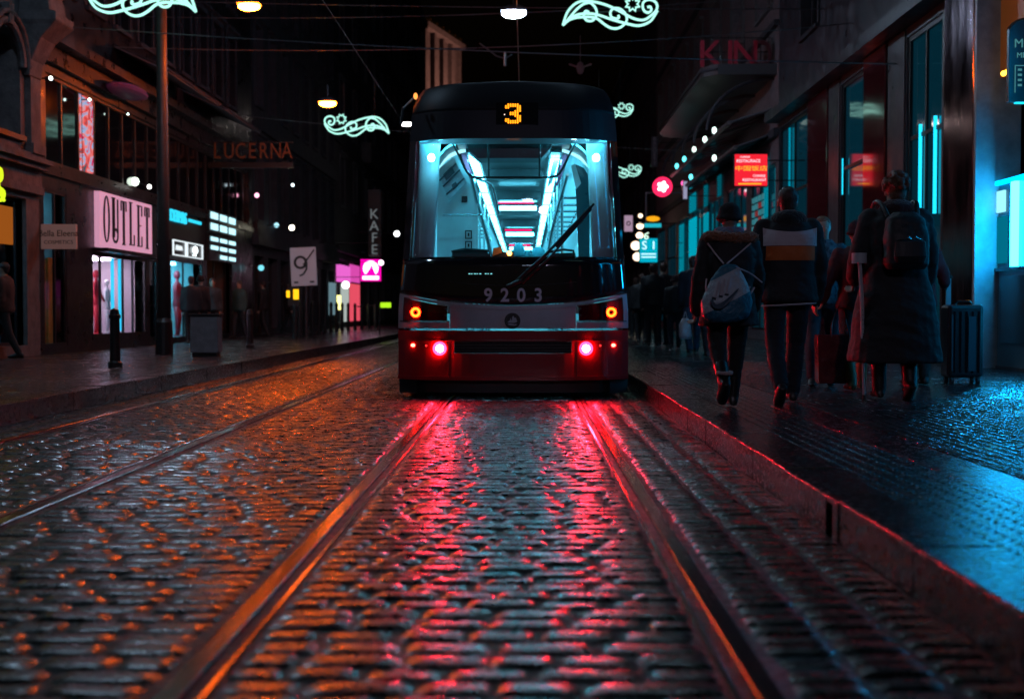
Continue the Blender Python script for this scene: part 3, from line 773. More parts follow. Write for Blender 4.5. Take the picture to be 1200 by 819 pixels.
for y, w_, zc in ((yl(18) - .35, .62, 4.6),):
    pts = [Vector((FL + .06, y + w_ * math.cos(a * math.pi / 14), zc + .25 + w_ * math.sin(a * math.pi / 14))) for a in range(15)]
    m.tube(pts, .07, 8); m.tube([p + Vector((.05, (p.y - y) * .22, (p.z - zc - .25) * .22)) for p in pts], .05, 8)
    m.box(FL + .0025, FL + .14, y - .09, y + .09, zc + .25 + w_ - .06, zc + .25 + w_ + .26)
m.build('arch_moulding', M_sand, bA)
for (a, b, c, d) in ((17.2, 18.9, 3.75, 6.1), (19.5, Y1 - .75, 3.75, 5.7), (19.5, Y1 - .75, 7.2, 9.4), (17.2, 18.9, 7.2, 9.4)):
    win(bA, -1, FL, a, b, c, d, M_frame, .4, (1, 1), fr=.06)
room(bA, -1, FL, 17, 18.8, .3, 2.75, 2.5, mat('shop_blue_wall', (.1, .25, .33), .6)); room(bA, -1, FL, 19.2, Y1 - .55, .35, 2.75, 2.5, mat('shop_blue_wall'))
pane(bA, -1, FL, 17, 18.8, .3, 2.75, M_frame, .2); pane(bA, -1, FL, 19.2, Y1 - .55, .35, 2.75, M_frame, .2, (20.0,))
m = MB(); m.box(FL - 1.6, FL - 1.4, 17.3, Y1 - .8, 2.68, 2.72); m.build('ceiling_light', glow('shop_blue_tube', (.25, .75, 1.), 9.0), bA)
m = MB(); a, b = onx(-6, 239, FL - .1), onx(15.5, 287, FL - .1); m.box(FL - .14, FL - .1, 19.3, b.y, b.z, a.z)
o = m.build('orange_sign', glow('orange_lightbox', (1, .26, .03), .30), loc=(FL - .1, 19.7, 2.3)); tag(o, 'glowing orange panel in the far left shop window', 'sign')
m = MB()
P = at(-3, 217, 19.0); m.tube(cat_rom([P + Vector((-.16, 0, .18)), P + Vector((.03, 0, .25)), P + Vector((.06, 0, .10)), P + Vector((-.02, 0, .0)), P + Vector((.09, 0, -.1)), P + Vector((.05, 0, -.22)), P + Vector((-.16, 0, -.2))], 4), .03, 8)
m.tube([P + Vector((.0, 0, .22)), P + Vector((.03, 0, -.1)), P + Vector((.1, 0, -.24))], .024); m.box(P.x - .5, P.x - .1, 18.98, 19.02, P.z - .02, P.z + .02)
tag(m.build('neon_sign', glow('neon_yellow_green', (.75, 1, .02), 1.1), loc=P), 'yellow green neon sign at the left edge of the photo', 'sign')

# 2 dark glass department store
Y2 = yl(296)
bB = empty('department_store', (FL, (Y1 + Y2) / 2, 0), 'dark modern store building with a band of first floor windows above an outlet shop', 'building')
def zf(z): return z
w0, w1 = 3.45, 5.0
ops = [(Y1 + .35, Y2 - .4, w0, w1)]
shops = [(yl(52), yl(79), .3, 3.0), (yl(109), yl(171.5), .42, 2.02), (yl(175.5), yl(185), .3, 2.05), (yl(200.5), yl(238), .25, 2.12), (yl(243), yl(272), .3, 2.3)]
ops += shops
up = [(Y1 + .8 + i * 1.62, Y1 + 1.75 + i * 1.62, z, z + 1.9) for z in (6.6, 9.3, 12.0) for i in range(9) if Y1 + 1.75 + i * 1.62 < Y2 - .2]
facade(-1, FL, Y1, Y2, 0, 17, ops + up, .25, 'wall', M_dark, bB)
for u_ in up: win(bB, -1, FL, *u_, M_plasterg, .2, (1, 1), fr=.07, proud=.03)
# band of first floor glass
m = MB(); m.box(FL - .10, FL - .08, Y1 + .35, Y2 - .4, w0, w1); m.build('window_band', M_dkglass, bB)
m = MB(); y = Y1 + .35
while y < Y2 - .4:
    m.box(FL - .079, FL - .05, y, y + .07, w0 + .06, w1 - .06); y += .86
m.box(FL - .079, FL - .04, Y1 + .35, Y2 - .4, w0, w0 + .06); m.box(FL - .079, FL - .04, Y1 + .35, Y2 - .4, w1 - .06, w1); m.build('window_mullions', M_frame, bB)
m = MB()
band(m, -1, FL, Y1, Y2, 5.15, 5.45, .12); band(m, -1, FL, Y1, Y2, 5.45, 5.62, .35); band(m, -1, FL, Y1, Y2, 3.25, 3.38, .06); m.build('cornice', M_dark, bB)
# glazed canopy pieces above
for (pa, pb) in ((136, 208), (216, 262)):
    ya, yb = yl(pa), yl(pb); m = MB()
    m.sheet(lambda a, b: Vector((FL + .02 + 1.0 * b, ya + (yb - ya) * a, 6.15 - .45 * b)), 4, 1, (0, 0, .03)); cp = m.build('balcony_canopy', mat('frosted_glass', (.2, .19, .22), .5), bB)
    m = MB()
    for k in range(6): y = ya + (yb - ya) * k / 5; m.cyl((FL, y, 6.21), (FL + 1.04, y, 5.74), .025, n=6)
    m.cyl((FL + 1.03, ya, 5.745), (FL + 1.03, yb, 5.745), .035, n=6); m.build('canopy_frame', M_plasterg, cp)
# projecting half round sign light (dim purple)
m = MB(); c = Vector((FL + .3, yl(133), 5.25)); m.ell(c, (.35, .9, .12), 20, 8); m.build('purple_awning', mat('purple_awning', (.35, .12, .3), .5), bB)
# lightboxes at the cornice
for (px, py, s) in ((59.5, 92, .035), (105, 117, .028), (150, 134, .02)):
    q = onx(px, py, FL + .15); m = MB(); m.ell(q, (s, s, s), 10, 6); m.mi = 1; m.cyl(q + Vector((-.15, 0, .0)), q, .012); o = m.build('spot_lamp', [glow('spot_white_green', (.75, 1, .92), 7), M_black], loc=q)
    tag(o, {59.5: 'small white spot lamp at the left end of the dark cornice', 105: 'small white spot lamp above the colourful screen', 150: 'small white spot lamp right of the colourful screen'}[px], 'lamp')
# colourful LED screen behind the glass
M_scr = bpy.data.materials.new('led_screen_picture'); M_scr.use_nodes = True; nt = M_scr.node_tree; nt.nodes.clear()
o_ = nt.nodes.new('ShaderNodeOutputMaterial'); e_ = nt.nodes.new('ShaderNodeEmission'); e_.inputs[1].default_value = .85
tc = nt.nodes.new('ShaderNodeTexCoord'); mp = nt.nodes.new('ShaderNodeMapping'); mp.inputs['Scale'].default_value = (1, 1.6, 2.6); n_ = nt.nodes.new('ShaderNodeTexNoise'); n_.inputs['Scale'].default_value = 1.3; n_.inputs['Distortion'].default_value = 1.2
cr = nt.nodes.new('ShaderNodeValToRGB'); el = cr.color_ramp.elements
el[0].position = .32; el[0].color = (.01, .12, .16, 1); el[1].position = .72; el[1].color = (.6, .02, .2, 1)
for p_, c_ in ((.42, (.9, .06, .05, 1)), (.5, (.95, .30, .3, 1)), (.55, (.25, .55, .9, 1)), (.62, (.9, .05, .06, 1))): q = el.new(p_); q.color = c_
nt.links.new(tc.outputs['Object'], mp.inputs[0]); nt.links.new(mp.outputs[0], n_.inputs['Vector']); nt.links.new(n_.outputs['Fac'], cr.inputs[0]); nt.links.new(cr.outputs[0], e_.inputs[0]); nt.links.new(e_.outputs[0], o_.inputs[0])
m = MB(); m.box(FL - .078, FL - .06, yl(97.5), yl(101.5), 3.52, 4.93); m.box(FL - .078, FL - .06, yl(103.5), yl(115), 3.52, 4.93)
o = m.build('led_screen', M_scr, loc=(FL - .27, yl(106), 4.2)); tag(o, 'tall red and blue video screen behind the first floor glass', 'screen')
# cosmetics shop
m_c = mat('shop_teal_wall', (.16, .3, .34), .6)
y0, y1 = shops[0][:2]
room(bB, -1, FL, y0, y1, .3, 3.0, 2.2, m_c); pane(bB, -1, FL, y0, y1, .3, 3.0, M_frame, .05, ((y0 + y1) / 2,))
m = MB(); m.box(FL - .9, FL - .7, y0 + .1, y1 - .1, 2.9, 2.95); m.build('ceiling_light', glow('teal_tube', (.4, .85, 1), 9.), bB)
m = MB(); a, b, c = yl(57), yl(66), yl(75); m.box(FL - .20, FL - .16, a, b - .05, .35, 1.82); m.box(FL - .20, FL - .16, b + .06, c, .35, 1.85); m.build('yellow_door', mat('yellow_wood', (.65, .33, .05), .5, noise_amt=.3), bB)
q0, q1 = at(48, 263, 21.6), at(90, 292, 21.6)
s = empty('shop_sign', ((q0.x + q1.x) / 2, 21.6, q1.z), 'pinkish projecting shop sign with black script, left of the outlet', 'sign')
m = MB(); m.box(q0.x, q1.x, 21.58, 21.64, q1.z, q0.z); m.build('panel', mat('sign_pink', (.5, .28, .25), .5, emit=(.9, .42, .36), es=.075), s, bevel=.008)
m = MB(); cx = (q0.x + q1.x) / 2; m.text('Bella Eleena', (cx, 21.575, q0.z - .15), EX, EZ, .105, .003, .95); m.text('COSMETICS', (cx, 21.575, q0.z - .30), EX, EZ, .06, .003, 1.1); m.build('lettering', M_black, s)
m = MB(); m.box(FL, q0.x, 21.6, 21.62, q0.z - .08, q0.z - .05); m.box(FL, q0.x, 21.6, 21.62, q1.z + .05, q1.z + .08); m.build('bracket', M_black, s)
# the outlet shop
y0, y1 = shops[1][:2]
M_mauve = mat('shop_mauve_wall', (.72, .62, .68), .6)
room(bB, -1, FL, y0, y1, .42, 2.02, 1.5, M_mauve); pane(bB, -1, FL, y0, y1, .42, 2.02, M_black, .05, (yl(119), yl(145.5), yl(157)))
m = MB()
for k in range(3): m.box(FL - 1.3, FL - .5, y0 + .3 + k * 1.1, y0 + .55 + k * 1.1, 1.97, 2.01)
m.build('ceiling_light', glow('mauve_panel', (1., .76, .92), 24), bB)
for px in (132, 140.5):
    y = ylx(px, FL - .2); m = MB(); m.box(FL - .22, FL - .18, y - .05, y + .05, .5, 1.98); o = m.build('neon_tube', glow('neon_sky_blue', (.04, .62, .9), 1.6), loc=(FL - .2, y, .5)); tag(o, 'blue light strip in the outlet window, ' + ('left' if px < 135 else 'right') + ' one of two', 'neon light', 'blue light strips in the outlet window')
z0, z1 = 2.13, 3.19; y0, y1 = yl(111), yl(172.5)
s = empty('outlet_sign', (FL, (y0 + y1) / 2, z0), 'lit pink OUTLET fascia sign above the shop window', 'sign')
m = MB(); m.box(FL + .003, FL + .12, y0, y1, z0, z1); m.build('light_box', mat('outlet_box', (.7, .4, .55), .4, emit=(1., .50, .74), es=.50), s, bevel=.01)
m = MB(); X = FL + .125; lw = (y1 - y0 - .22) / 6; hh = .86; zb = z0 + .12
Uv, Wv = EY, EX
def bar(ya, yb, za, zb_): m.box(X, X + .02, ya, yb, za, zb_)
for k, ch in enumerate('OUTLET'):
    a = y0 + .16 + k * lw; b = a + lw * .66; c = (a + b) / 2
    if ch == 'O': m.ring((X, c, zb + hh / 2), EY, EZ, EX, (lw * .34, hh * .52), (lw * .22, hh * .50), 0, .02, 32)
    elif ch == 'U': bar(a, a + .13, zb + .1, zb + hh); bar(b - .05, b, zb + .1, zb + hh); m.ring((X, c, zb + .14), EY, EZ, EX, (lw * .33, .15), (lw * .25, .10), 0.001, .019, 24); bar(a - .04, a + .17, zb + hh, zb + hh + .02)
    elif ch == 'T': bar(c - .05, c + .05, zb, zb + hh - .025); bar(a, b, zb + hh - .022, zb + hh); bar(a, a + .03, zb + hh - .2, zb + hh - .024); bar(b - .03, b, zb + hh - .2, zb + hh - .024); bar(c - .1, c + .1, zb - .02, zb)
    elif ch == 'L': bar(a + .05, a + .14, zb + .024, zb + hh); bar(a, b, zb, zb + .022); bar(b - .03, b, zb + .024, zb + .22); bar(a, a + .2, zb + hh, zb + hh + .02)
    elif ch == 'E': bar(a + .05, a + .14, zb + .024, zb + hh - .024); bar(a, b, zb, zb + .022); bar(a, b, zb + hh - .022, zb + hh); bar(a + .142, b - .07, zb + hh * .5, zb + hh * .5 + .022); bar(b - .03, b, zb + .024, zb + .22); bar(b - .03, b, zb + hh - .22, zb + hh - .024)
m.build('lettering', M_black, s)
m = MB(); m.box(FL + .002, FL + .3, y0 - .1, y1 + .1, 2.04, 2.11); m.build('ledge', M_dark, bB)
def mannequin(x, y, z, h, mt, label, arm=0):
    m = MB(); k = h / 1.7
    m.loft([[Vector((x + rx * k * math.cos(a * math.pi / 6), y + ry * k * math.sin(a * math.pi / 6), z + zz * k)) for a in range(12)] for zz, rx, ry in
            ((.75, .11, .15), (.85, .12, .17), (1.0, .10, .13), (1.15, .11, .15), (1.32, .11, .19), (1.42, .07, .12), (1.46, .045, .05), (1.53, .045, .05))])
    m.ell((x, y, z + 1.62 * k), (.09 * k, .075 * k, .12 * k), 12, 8)
    for s in (-1, 1):
        m.tube([(x, y + s * .08 * k, z + .78 * k), (x + .02, y + s * .09 * k, z + .42 * k), (x, y + s * .09 * k, z + .04 * k)], [.085 * k, .06 * k, .035 * k], 10)
        m.tube([(x, y + s * .2 * k, z + 1.37 * k), (x + .02, y + s * .25 * k, z + 1.1 * k), (x + .1, y + s * (.2 if s < 0 else .26) * k, z + .88 * k)], [.05 * k, .04 * k, .025 * k], 8)
    m.cyl((x, y, z), (x, y, z + .03), .16 * k, n=20)
    o = m.build('mannequin', mt, loc=(x, y, z), smooth=True); tag(o, label, 'mannequin')
M_md = mat('mannequin_dark', (.05, .05, .06), .3); M_mw = mat('mannequin_white', (.7, .68, .7), .3); M_mr = mat('mannequin_red', (.6, .03, .06), .5)
mannequin(FL - .5, ylx(149, FL - .5), .45, 1.35, M_md, 'dark mannequin in the middle of the outlet window')
mannequin(FL - .75, ylx(156, FL - .75), .45, 1.25, M_mw, 'white mannequin behind the dark one in the outlet window')
mannequin(FL - .35, ylx(113, FL - .35), .45, 1.25, M_mr, 'red dressed mannequin at the left of the outlet window')
mannequin(FL - .6, ylx(125, FL - .6), .45, 1.1, M_mw, 'small pale mannequin left of the blue strips in the outlet window')
rg = random.Random(6); rl = MB(); rl.cyl((FL - 1.15, shops[1][0] + .3, 1.78), (FL - 1.15, shops[1][1] - .3, 1.78), .015, n=6); tag(rl.build('clothes_rail', M_black, loc=(FL - 1.15, 26, 1.78)), 'clothes rail at the back of the outlet window', 'rail')
for k in range(7):
    y = shops[1][0] + .5 + k * .38; nm, c = rg.choice([('garment_red', (.5, .03, .06)), ('garment_dark', (.05, .05, .07)), ('garment_white', (.7, .68, .7)), ('garment_blue', (.08, .14, .3))]); hgt = rg.uniform(.6, .95)
    m = MB(); m.loft([[Vector((FL - 1.15 + dx * a, y + dy * b, 1.74 - hgt * t)) for dx, dy in ((-1, -1), (1, -1), (1, 1), (-1, 1))] for t, a, b in ((0, .04, .05), (.06, .07, .16), (.3, .06, .15), (1, .07, .19))])
    m.tube([Vector((FL - 1.15, y, 1.80)), Vector((FL - 1.15, y, 1.74))], .006, 5); o = m.build('garment', mat(nm, c, .8, noise_amt=.3, bump=.5), loc=(FL - 1.15, y, 1.74))
    tag(o, {'garment_red': 'red', 'garment_dark': 'black', 'garment_white': 'white', 'garment_blue': 'blue'}[nm] + ' garment hanging on the rail in the outlet window', 'garment', 'garments on the rail in the outlet window')
# narrow cyan window and the bag shop
M_cyw = mat('shop_cyan_wall', (.35, .6, .66), .55)
y0, y1 = shops[2][:2]; room(bB, -1, FL, y0, y1, .3, 2.05, 1.6, M_cyw); pane(bB, -1, FL, y0, y1, .3, 2.05, M_black, .05)
m = MB(); m.box(FL - .9, FL - .5, y0 + .1, y1 - .1, 1.98, 2.03); m.build('ceiling_light', glow('cyan_panel', (.25, .85, 1.), 26), bB)
y0, y1 = shops[3][:2]; room(bB, -1, FL, y0, y1, .25, 2.12, 1.9, M_cyw); pane(bB, -1, FL, y0, y1, .25, 2.12, M_black, .05, (yl(216),))
m = MB(); m.box(FL - 1.9, FL - .5, y0 + .3, y0 + .6, 2.05, 2.1); m.box(FL - 1.9, FL - .5, y1 - 1.0, y1 - .7, 2.05, 2.1); m.build('ceiling_light', MATS['cyan_panel'], bB)
M_shelf = mat('shelf_white', (.6, .62, .64), .5); rnd = random.Random(3)
gcols = [('goods_red', (.6, .02, .04)), ('goods_pink', (.7, .2, .3)), ('goods_dark', (.04, .05, .07)), ('goods_tan', (.4, .2, .1)), ('goods_white', (.75, .75, .75)), ('goods_teal', (.05, .3, .35))]
sh = empty('display_shelf', (FL - 1.2, (y0 + y1) / 2, .25), 'shelf of handbags behind the cyan shop window', 'shelf')
m = MB()
for z in (.6, 1.0, 1.4, 1.75): m.box(FL - 1.5, FL - 1.1, y0 + .1, y1 - .15, z, z + .03)
m.box(FL - 1.53, FL - 1.5, y0 + .1, y1 - .15, .25, 2.0); m.build('rack', M_shelf, sh)
bagm = {}
cnt = 0
for z in (.6, 1.0, 1.4):
    y = y0 + .3
    while y < y1 - .5:
        nm, c = rnd.choice(gcols); w_ = rnd.uniform(.2, .32); h_ = rnd.uniform(.16, .26)
        m = MB(); x = FL - 1.3; zz = z + .032
        m.loft([[Vector((x + dx * t, y + dy, zz + h_ * hz)) for dx, dy in ((-.07, 0), (.07, 0), (.07, w_), (-.07, w_))] for hz, t in ((0, 1), (.7, .9), (1, .35))])
        m.tube([Vector((x, y + w_ / 2 + w_ * .3 * math.cos(a * math.pi / 8), zz + h_ + .09 * math.sin(a * math.pi / 8))) for a in range(9)], .008, 6)
        o = m.build('handbag', mat(nm, c, .4), loc=(x, y, zz)); cnt += 1
        lab = {'goods_red': 'red', 'goods_pink': 'pink', 'goods_dark': 'black', 'goods_tan': 'tan', 'goods_white': 'white', 'goods_teal': 'teal'}[nm]
        tag(o, 'small %s handbag on a shelf in the cyan shop window' % lab, 'handbag', 'handbags on the shelf in the cyan shop window'); y += w_ + rnd.uniform(.12, .3)
mannequin(FL - .5, ylx(208, FL - .5), .28, 1.6, M_mr, 'red dressed mannequin in the cyan shop window')
# cyan name sign
s = empty('shop_sign', (FL, yl(212), 2.7), 'glowing cyan DELMAS lettering above the cyan shop window', 'sign')
m = MB(); a = yl(198.5); b = yl(217); [m.text(ch, (FL + .05, a + (b - a) * (k + .5) / 6, zl(207, 254)), EY, EZ, .27, .02, 1.25) for k, ch in enumerate('DELMAS')]; m.build('lettering', glow('cyan_letters', (.03, .62, .85), 1.3), s)
m = MB(); a = yl(220); b = yl(235)
for k in range(8): y = a + (b - a) * k / 8; m.box(FL + .03, FL + .05, y, y + (b - a) * .1, zl(227, 262), zl(227, 258.5))
m.build('small_lettering', MATS['cyan_letters'], s); m = MB(); m.box(FL + .004, FL + .02, yl(197), yl(239), 2.6, 3.18); m.build('back_panel', M_black, s)
for (pa, pb, lab) in ((199.5, 214.5, 'white outlined square window sign with a scribble, left of its neighbour'), (216, 234, 'white outlined square window sign with a glowing round lamp')):
    a, b = yl(pa), yl(pb); z0, z1 = 2.2, 2.56; m = MB(); t = .022
    s = empty('square_sign', (FL, (a + b) / 2, z0), lab, 'sign')
    m.box(FL + .06, FL + .1, a, b, z0, z0 + t); m.box(FL + .06, FL + .1, a, b, z1 - t, z1); m.box(FL + .061, FL + .099, a, a + t, z0 + t, z1 - t); m.box(FL + .061, FL + .099, b - t, b, z0 + t, z1 - t); m.build('outline', glow('white_outline', (.85, .95, 1), 1.1), s)
    m = MB(); m.box(FL + .004, FL + .055, a, b, z0, z1); m.build('back_panel', M_black, s)
    m = MB(); c = (a + b) / 2; zc = (z0 + z1) / 2
    if pa < 205: m.tube(cat_rom([Vector((FL + .07, c - .28 + k * .07, zc + (.07 if k % 2 else -.05) * (1 - k * .03))) for k in range(9)], 4), .012, 6); m.build('scribble', MATS['white_outline'], s)
    else: m.ell((FL + .09, c, zc + .02), (.04, .20, .10), 16, 10); m.box(FL + .06, FL + .08, c - .16, c + .16, z0 + .06, z0 + .085); m.build('round_lamp', glow('white_round', (.85, .97, 1), 3), s)
# lattice lightboxes
for (pa, pb, qa, qb, nr, lab) in ((241.5, 273, 249, 276, 2, 'upper white light box of six cells beside the cyan shop'), (241.5, 273, 277, 308, 3, 'lower white light box of nine cells beside the cyan shop')):
    a, b = yl(pa), yl(pb); z1, z0 = zl(257, qa + 1), zl(257, qb - 1)
    s = empty('light_box', (FL, (a + b) / 2, z0), lab, 'sign')
    m = MB(); m.box(FL + .004, FL + .10, a, b, z0, z1); m.build('case', M_black, s)
    for i in range(3):
        for j in range(nr):
            if nr == 3 and i == 0 and j == 0: continue
            cw_ = (b - a) / 3; ch_ = (z1 - z0) / nr
            m = MB(); m.box(FL + .104, FL + .12, a + i * cw_ + .13, a + (i + 1) * cw_ - .13, z0 + j * ch_ + .06, z0 + (j + 1) * ch_ - .06); m.build('lit_cell', glow('cell_white', (.5, .9, 1), 1.5), s)
# doorway with brown poster
y0, y1 = shops[4][:2]; room(bB, -1, FL, y0, y1, .3, 2.3, 1.5, mat('brown_wall', (.25, .12, .08), .6))
m = MB(); m.box(FL - .9, FL - .7, y0 + .3, y1 - .3, 2.2, 2.25); m.build('ceiling_light', glow('warm_tube', (1, .55, .35), .8), bB)
pane(bB, -1, FL, y0, y1, .3, 2.3, M_black, .2, ((y0 + y1) / 2,))

# 3 grey house with tall strips, and its neighbours
def townhouse(name, label, side, Y0, Y1, H, wm, fm, bayw=2.6, ww=1.2, floors=(5.6, 9., 12.4, 15.8, 19.2), wh=2.1, shopz=3.4, shopm=None, proud=.05, ground=True, cols=None):
    X = FL if side < 0 else FR
    b = empty(name, (X, (Y0 + Y1) / 2, 0), label, 'building')
    n = max(1, int((Y1 - Y0 - .4) / bayw)); st = (Y1 - Y0) / n
    ops = [(Y0 + st * (i + .5) - ww / 2, Y0 + st * (i + .5) + ww / 2, z, z + wh) for z in floors if z + wh < H - .5 for i in range(n)]
    so = [(Y0 + st * i + .3, Y0 + st * (i + 1) - .3, .35, shopz) for i in range(n)] if ground else []
    facade(side, X, Y0, Y1, 0, H, ops + so, .35, 'wall', wm, b)
    for o in ops: win(b, side, X, *o, fm, .22, (1, 1), proud=proud)
    for o in so: win(b, side, X, *o, M_frame, .25, (1, 1), name='shop_window', sill=False, glassm=shopm)
    m = MB(); band(m, side, X, Y0, Y1, shopz + .3, shopz + .55, .2); band(m, side, X, Y0, Y1, H - .5, H - .2, .35); band(m, side, X, Y0, Y1, H - .2, H + .1, .6)
    for z in floors[1:]: band(m, side, X, Y0, Y1, z - .75, z - .6, .1)
    m.build('cornice', wm, b)
    return b, so
Y3 = yl(393); Y4 = yl(423); Y5 = yl(452)
bC, _ = townhouse('town_house', 'grey town house with tall narrow windows behind the white board with a nine', -1, Y2, Y3, 19, M_plasterg, M_plasterg, 1.9, .95, floors=(3.7, 7.2, 10.6, 14.), wh=2.4, shopz=2.6)
bD, so = townhouse('town_house', 'brown town house above the magenta lit shop', -1, Y3, Y4, 21, M_plasterb, M_plasterw, 3., 1.3, shopz=3.2)
bE, _ = townhouse('town_house', 'pale corniced town house next to the tram on the left', -1, Y4, Y5, 22, M_plasterw, M_plasterg, 3.1, 1.3, shopz=3.3)
bF, _ = townhouse('town_house', 'dark brown town house just left of the tram roof', -1, Y5, 100, 23, M_plasterb, M_plasterw, 3.4, 1.4, shopz=3.3)
m = MB(); m.box(FL + .004, FL + .5, yl(424), yl(444), 8.3, 9.3); m.build('balcony', M_plasterw, bE)
m = MB(); band(m, -1, FL, Y2 + .2, Y3 - .2, 3.05, 3.6, .12); m.build('fascia', M_plasterg, bC)
m = MB(); m.box(FL + .003, FL + .06, yl(311), yl(392), 7.0, 8.4) if False else None
# magenta shop
for (a, b, c, d, mt, lab) in ((394, 409, 311, 331, glow('magenta_light', (1, .16, .75), .85), 'pale magenta light panel, left of the pair over the far shop'),
                           (409.5, 420, 311, 331, glow('magenta_deep', (1, .1, .6), .7), 'magenta light panel, right of the pair over the far shop'),
                           (409.5, 420, 333, 376, glow('coral_light', (1, .10, .16), .8), 'coral red lit doorway panel in the far shop'),
                           (399, 407, 333, 377, glow('pale_doorway', (.75, .85, .8), .55), 'pale lit doorway panel beside the coral one')):
    y0, y1 = yl(a), yl(b); z1, z0 = zl((a + b) / 2, c), max(.25, zl((a + b) / 2, d))
    m = MB(); m.box(FL + .003, FL + .08, y0, y1, z0, z1); o = m.build('lit_shop_front', mt, loc=(FL, (y0 + y1) / 2, z0), bevel=.02); tag(o, lab, 'light panel')
q = onx(405, 334, FL + .3); m = MB(); m.ell(q, .16, 12, 8); tag(m.build('globe_lamp', glow('globe_white', (1, .97, .95), 5), loc=q), 'white globe lamp over the pale far doorway', 'lamp')
m = MB(); a, b = onx(385, 331, FL), onx(391, 369, FL); m.box(FL + .003, FL + .1, a.y, b.y, b.z, a.z); tag(m.build('window_poster', glow('poster_blue_grey', (.35, .6, .7), .35), loc=(FL, a.y, b.z)), 'bluish lit poster left of the magenta shop', 'poster')
q0, q1 = onx(397.5, 346, FL + .2), onx(400.5, 363, FL + .2); m = MB(); m.box(FL + .1, FL + .2, q0.y, q0.y + .5, q1.z, q0.z); tag(m.build('light_tube', glow('yellow_tube', (1, .95, .3), 2.5), loc=(FL + .15, q0.y, q1.z)), 'yellow light tube beside the pale far doorway', 'lamp')

def board(name, label, px0, py0, px1, py1, Y, face, case=M_black, th=.1, cat='sign', post=None, arm=None):
    a, b = at(px0, py0, Y), at(px1, py1, Y)
    s = empty(name, ((a.x + b.x) / 2, Y, b.z), label, cat)
    m = MB(); m.box(a.x, b.x, Y, Y + th, b.z, a.z); m.build('case', case, s, bevel=.01)
    m = MB(); k = .02; m.box(a.x + k, b.x - k, Y - .006, Y - .001, b.z + k, a.z - k); m.build('face', face, s)
    if arm is not None:
        m = MB(); zz = (a.z + b.z) / 2; e = b.x if arm > b.x else a.x
        for dz in (.3, -.3): z = zz + dz * (a.z - b.z); m.cyl((e, Y + th / 2, z), (arm, Y + th / 2, z), .015, n=6)
        m.build('bracket', M_black, s)
    return s, a, b
# pink sign with the white disc
s, a, b = board('round_logo_sign', 'square magenta lit sign with a white disc logo near the tram', 422, 303.5, 447, 330, 52, glow('magenta_sign', (1, .0, .42), 1.3), arm=FL)
cx, cz = (a.x + b.x) / 2, a.z - (a.z - b.z) * .42; r = (b.x - a.x) * .36
m = MB(); m.prism([(r * math.cos(q), r * math.sin(q)) for q in [math.radians(-50 + 280 * i / 27) for i in range(28)]] + [(-.04, -.0), (.03, .16)], (cx, 51.985, cz), EX, EZ, EY, -.01, 0)
m.box(a.x + .1, b.x - .1, 51.975, 51.985, b.z + .08, b.z + .22); m.build('logo', glow('sign_white', (1, .9, .97), 2.2), s)
# vertical dark sign
s, a, b = board('vertical_sign', 'tall dark hanging sign with white letters KAFE above the magenta sign', 431, 222, 447, 300, 50, mat('vertical_sign_face', (.03, .03, .035), .4), arm=FL)
m = MB()
for k, ch in enumerate('KAFE'): m.text(ch, ((a.x + b.x) / 2 - .02, 49.985, a.z - .95 - k * .46), EX, EZ, .38, .005)
m.build('lettering', glow('sign_dim_white', (.75, .85, .9), .16), s)
# board with the nine on a post
P0, P1 = at(340.5, 290, 36.), at(371, 335, 36.)
s = empty('notice_board', ((P0.x + P1.x) / 2, 36, ZL), 'slightly tilted white board with a grey figure nine, on a post', 'sign')
cx, cz = (P0.x + P1.x) / 2, (P0.z + P1.z) / 2; w_, h_ = (P1.x - P0.x) / 2, (P0.z - P1.z) / 2
RM = Matrix.Translation((cx, 36, cz)) @ Matrix.Rotation(R(-2.5), 4, 'Y')
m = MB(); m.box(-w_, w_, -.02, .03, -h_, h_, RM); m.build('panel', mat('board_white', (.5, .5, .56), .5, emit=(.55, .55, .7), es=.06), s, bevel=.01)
m = MB(); m.ring(RM @ Vector((-.08, -.022, .12)), EX, EZ, EY, (.19, .19), (.12, .12), -.006, 0, 24); m.tube([RM @ Vector((.1, -.025, .12)), RM @ Vector((.08, -.025, -.08)), RM @ Vector((-.02, -.025, -.22)), RM @ Vector((-.12, -.025, -.25))], .028, 6)
m.tube([RM @ Vector((.0, -.03, .05)), RM @ Vector((.32, -.03, .46))], .022, 6); m.box(-w_ + .08, -w_ + .2, -.03, -.022, -h_ + .08, -h_ + .13, RM); m.box(w_ - .2, w_ - .08, -.03, -.022, -h_ + .08, -h_ + .13, RM); m.build('figure', M_black, s)
m = MB(); m.cyl((cx + .06, 36.06, ZL), (cx + .06, 36.06, cz + h_), .035); m.build('post', M_plasterg, s)
# letters over the passage
s = empty('lucerna_sign', (-7, 33, 4.6), 'dim orange LUCERNA lettering over the passage entrance', 'sign')
a, b = at(247, 163, 33), at(343, 190, 33)
m = MB(); m.box(FL + .002, b.x, 33.06, 33.2, b.z - .14, b.z); m.box(FL + .002, b.x, 33.06, 33.08, a.z - .10, a.z - .07); m.build('canopy_edge', M_black, s)
for k, ch in enumerate('LUCERNA'):
    m = MB(); m.text(ch, (a.x + (b.x - a.x) * (k + .5) / 7, 33.02, (a.z + b.z) / 2), EX, EZ, .40, .02, .72); m.build('letter', mat('orange_letter', (.10, .03, .012), .5, emit=(1, .25, .05), es=.012), s)
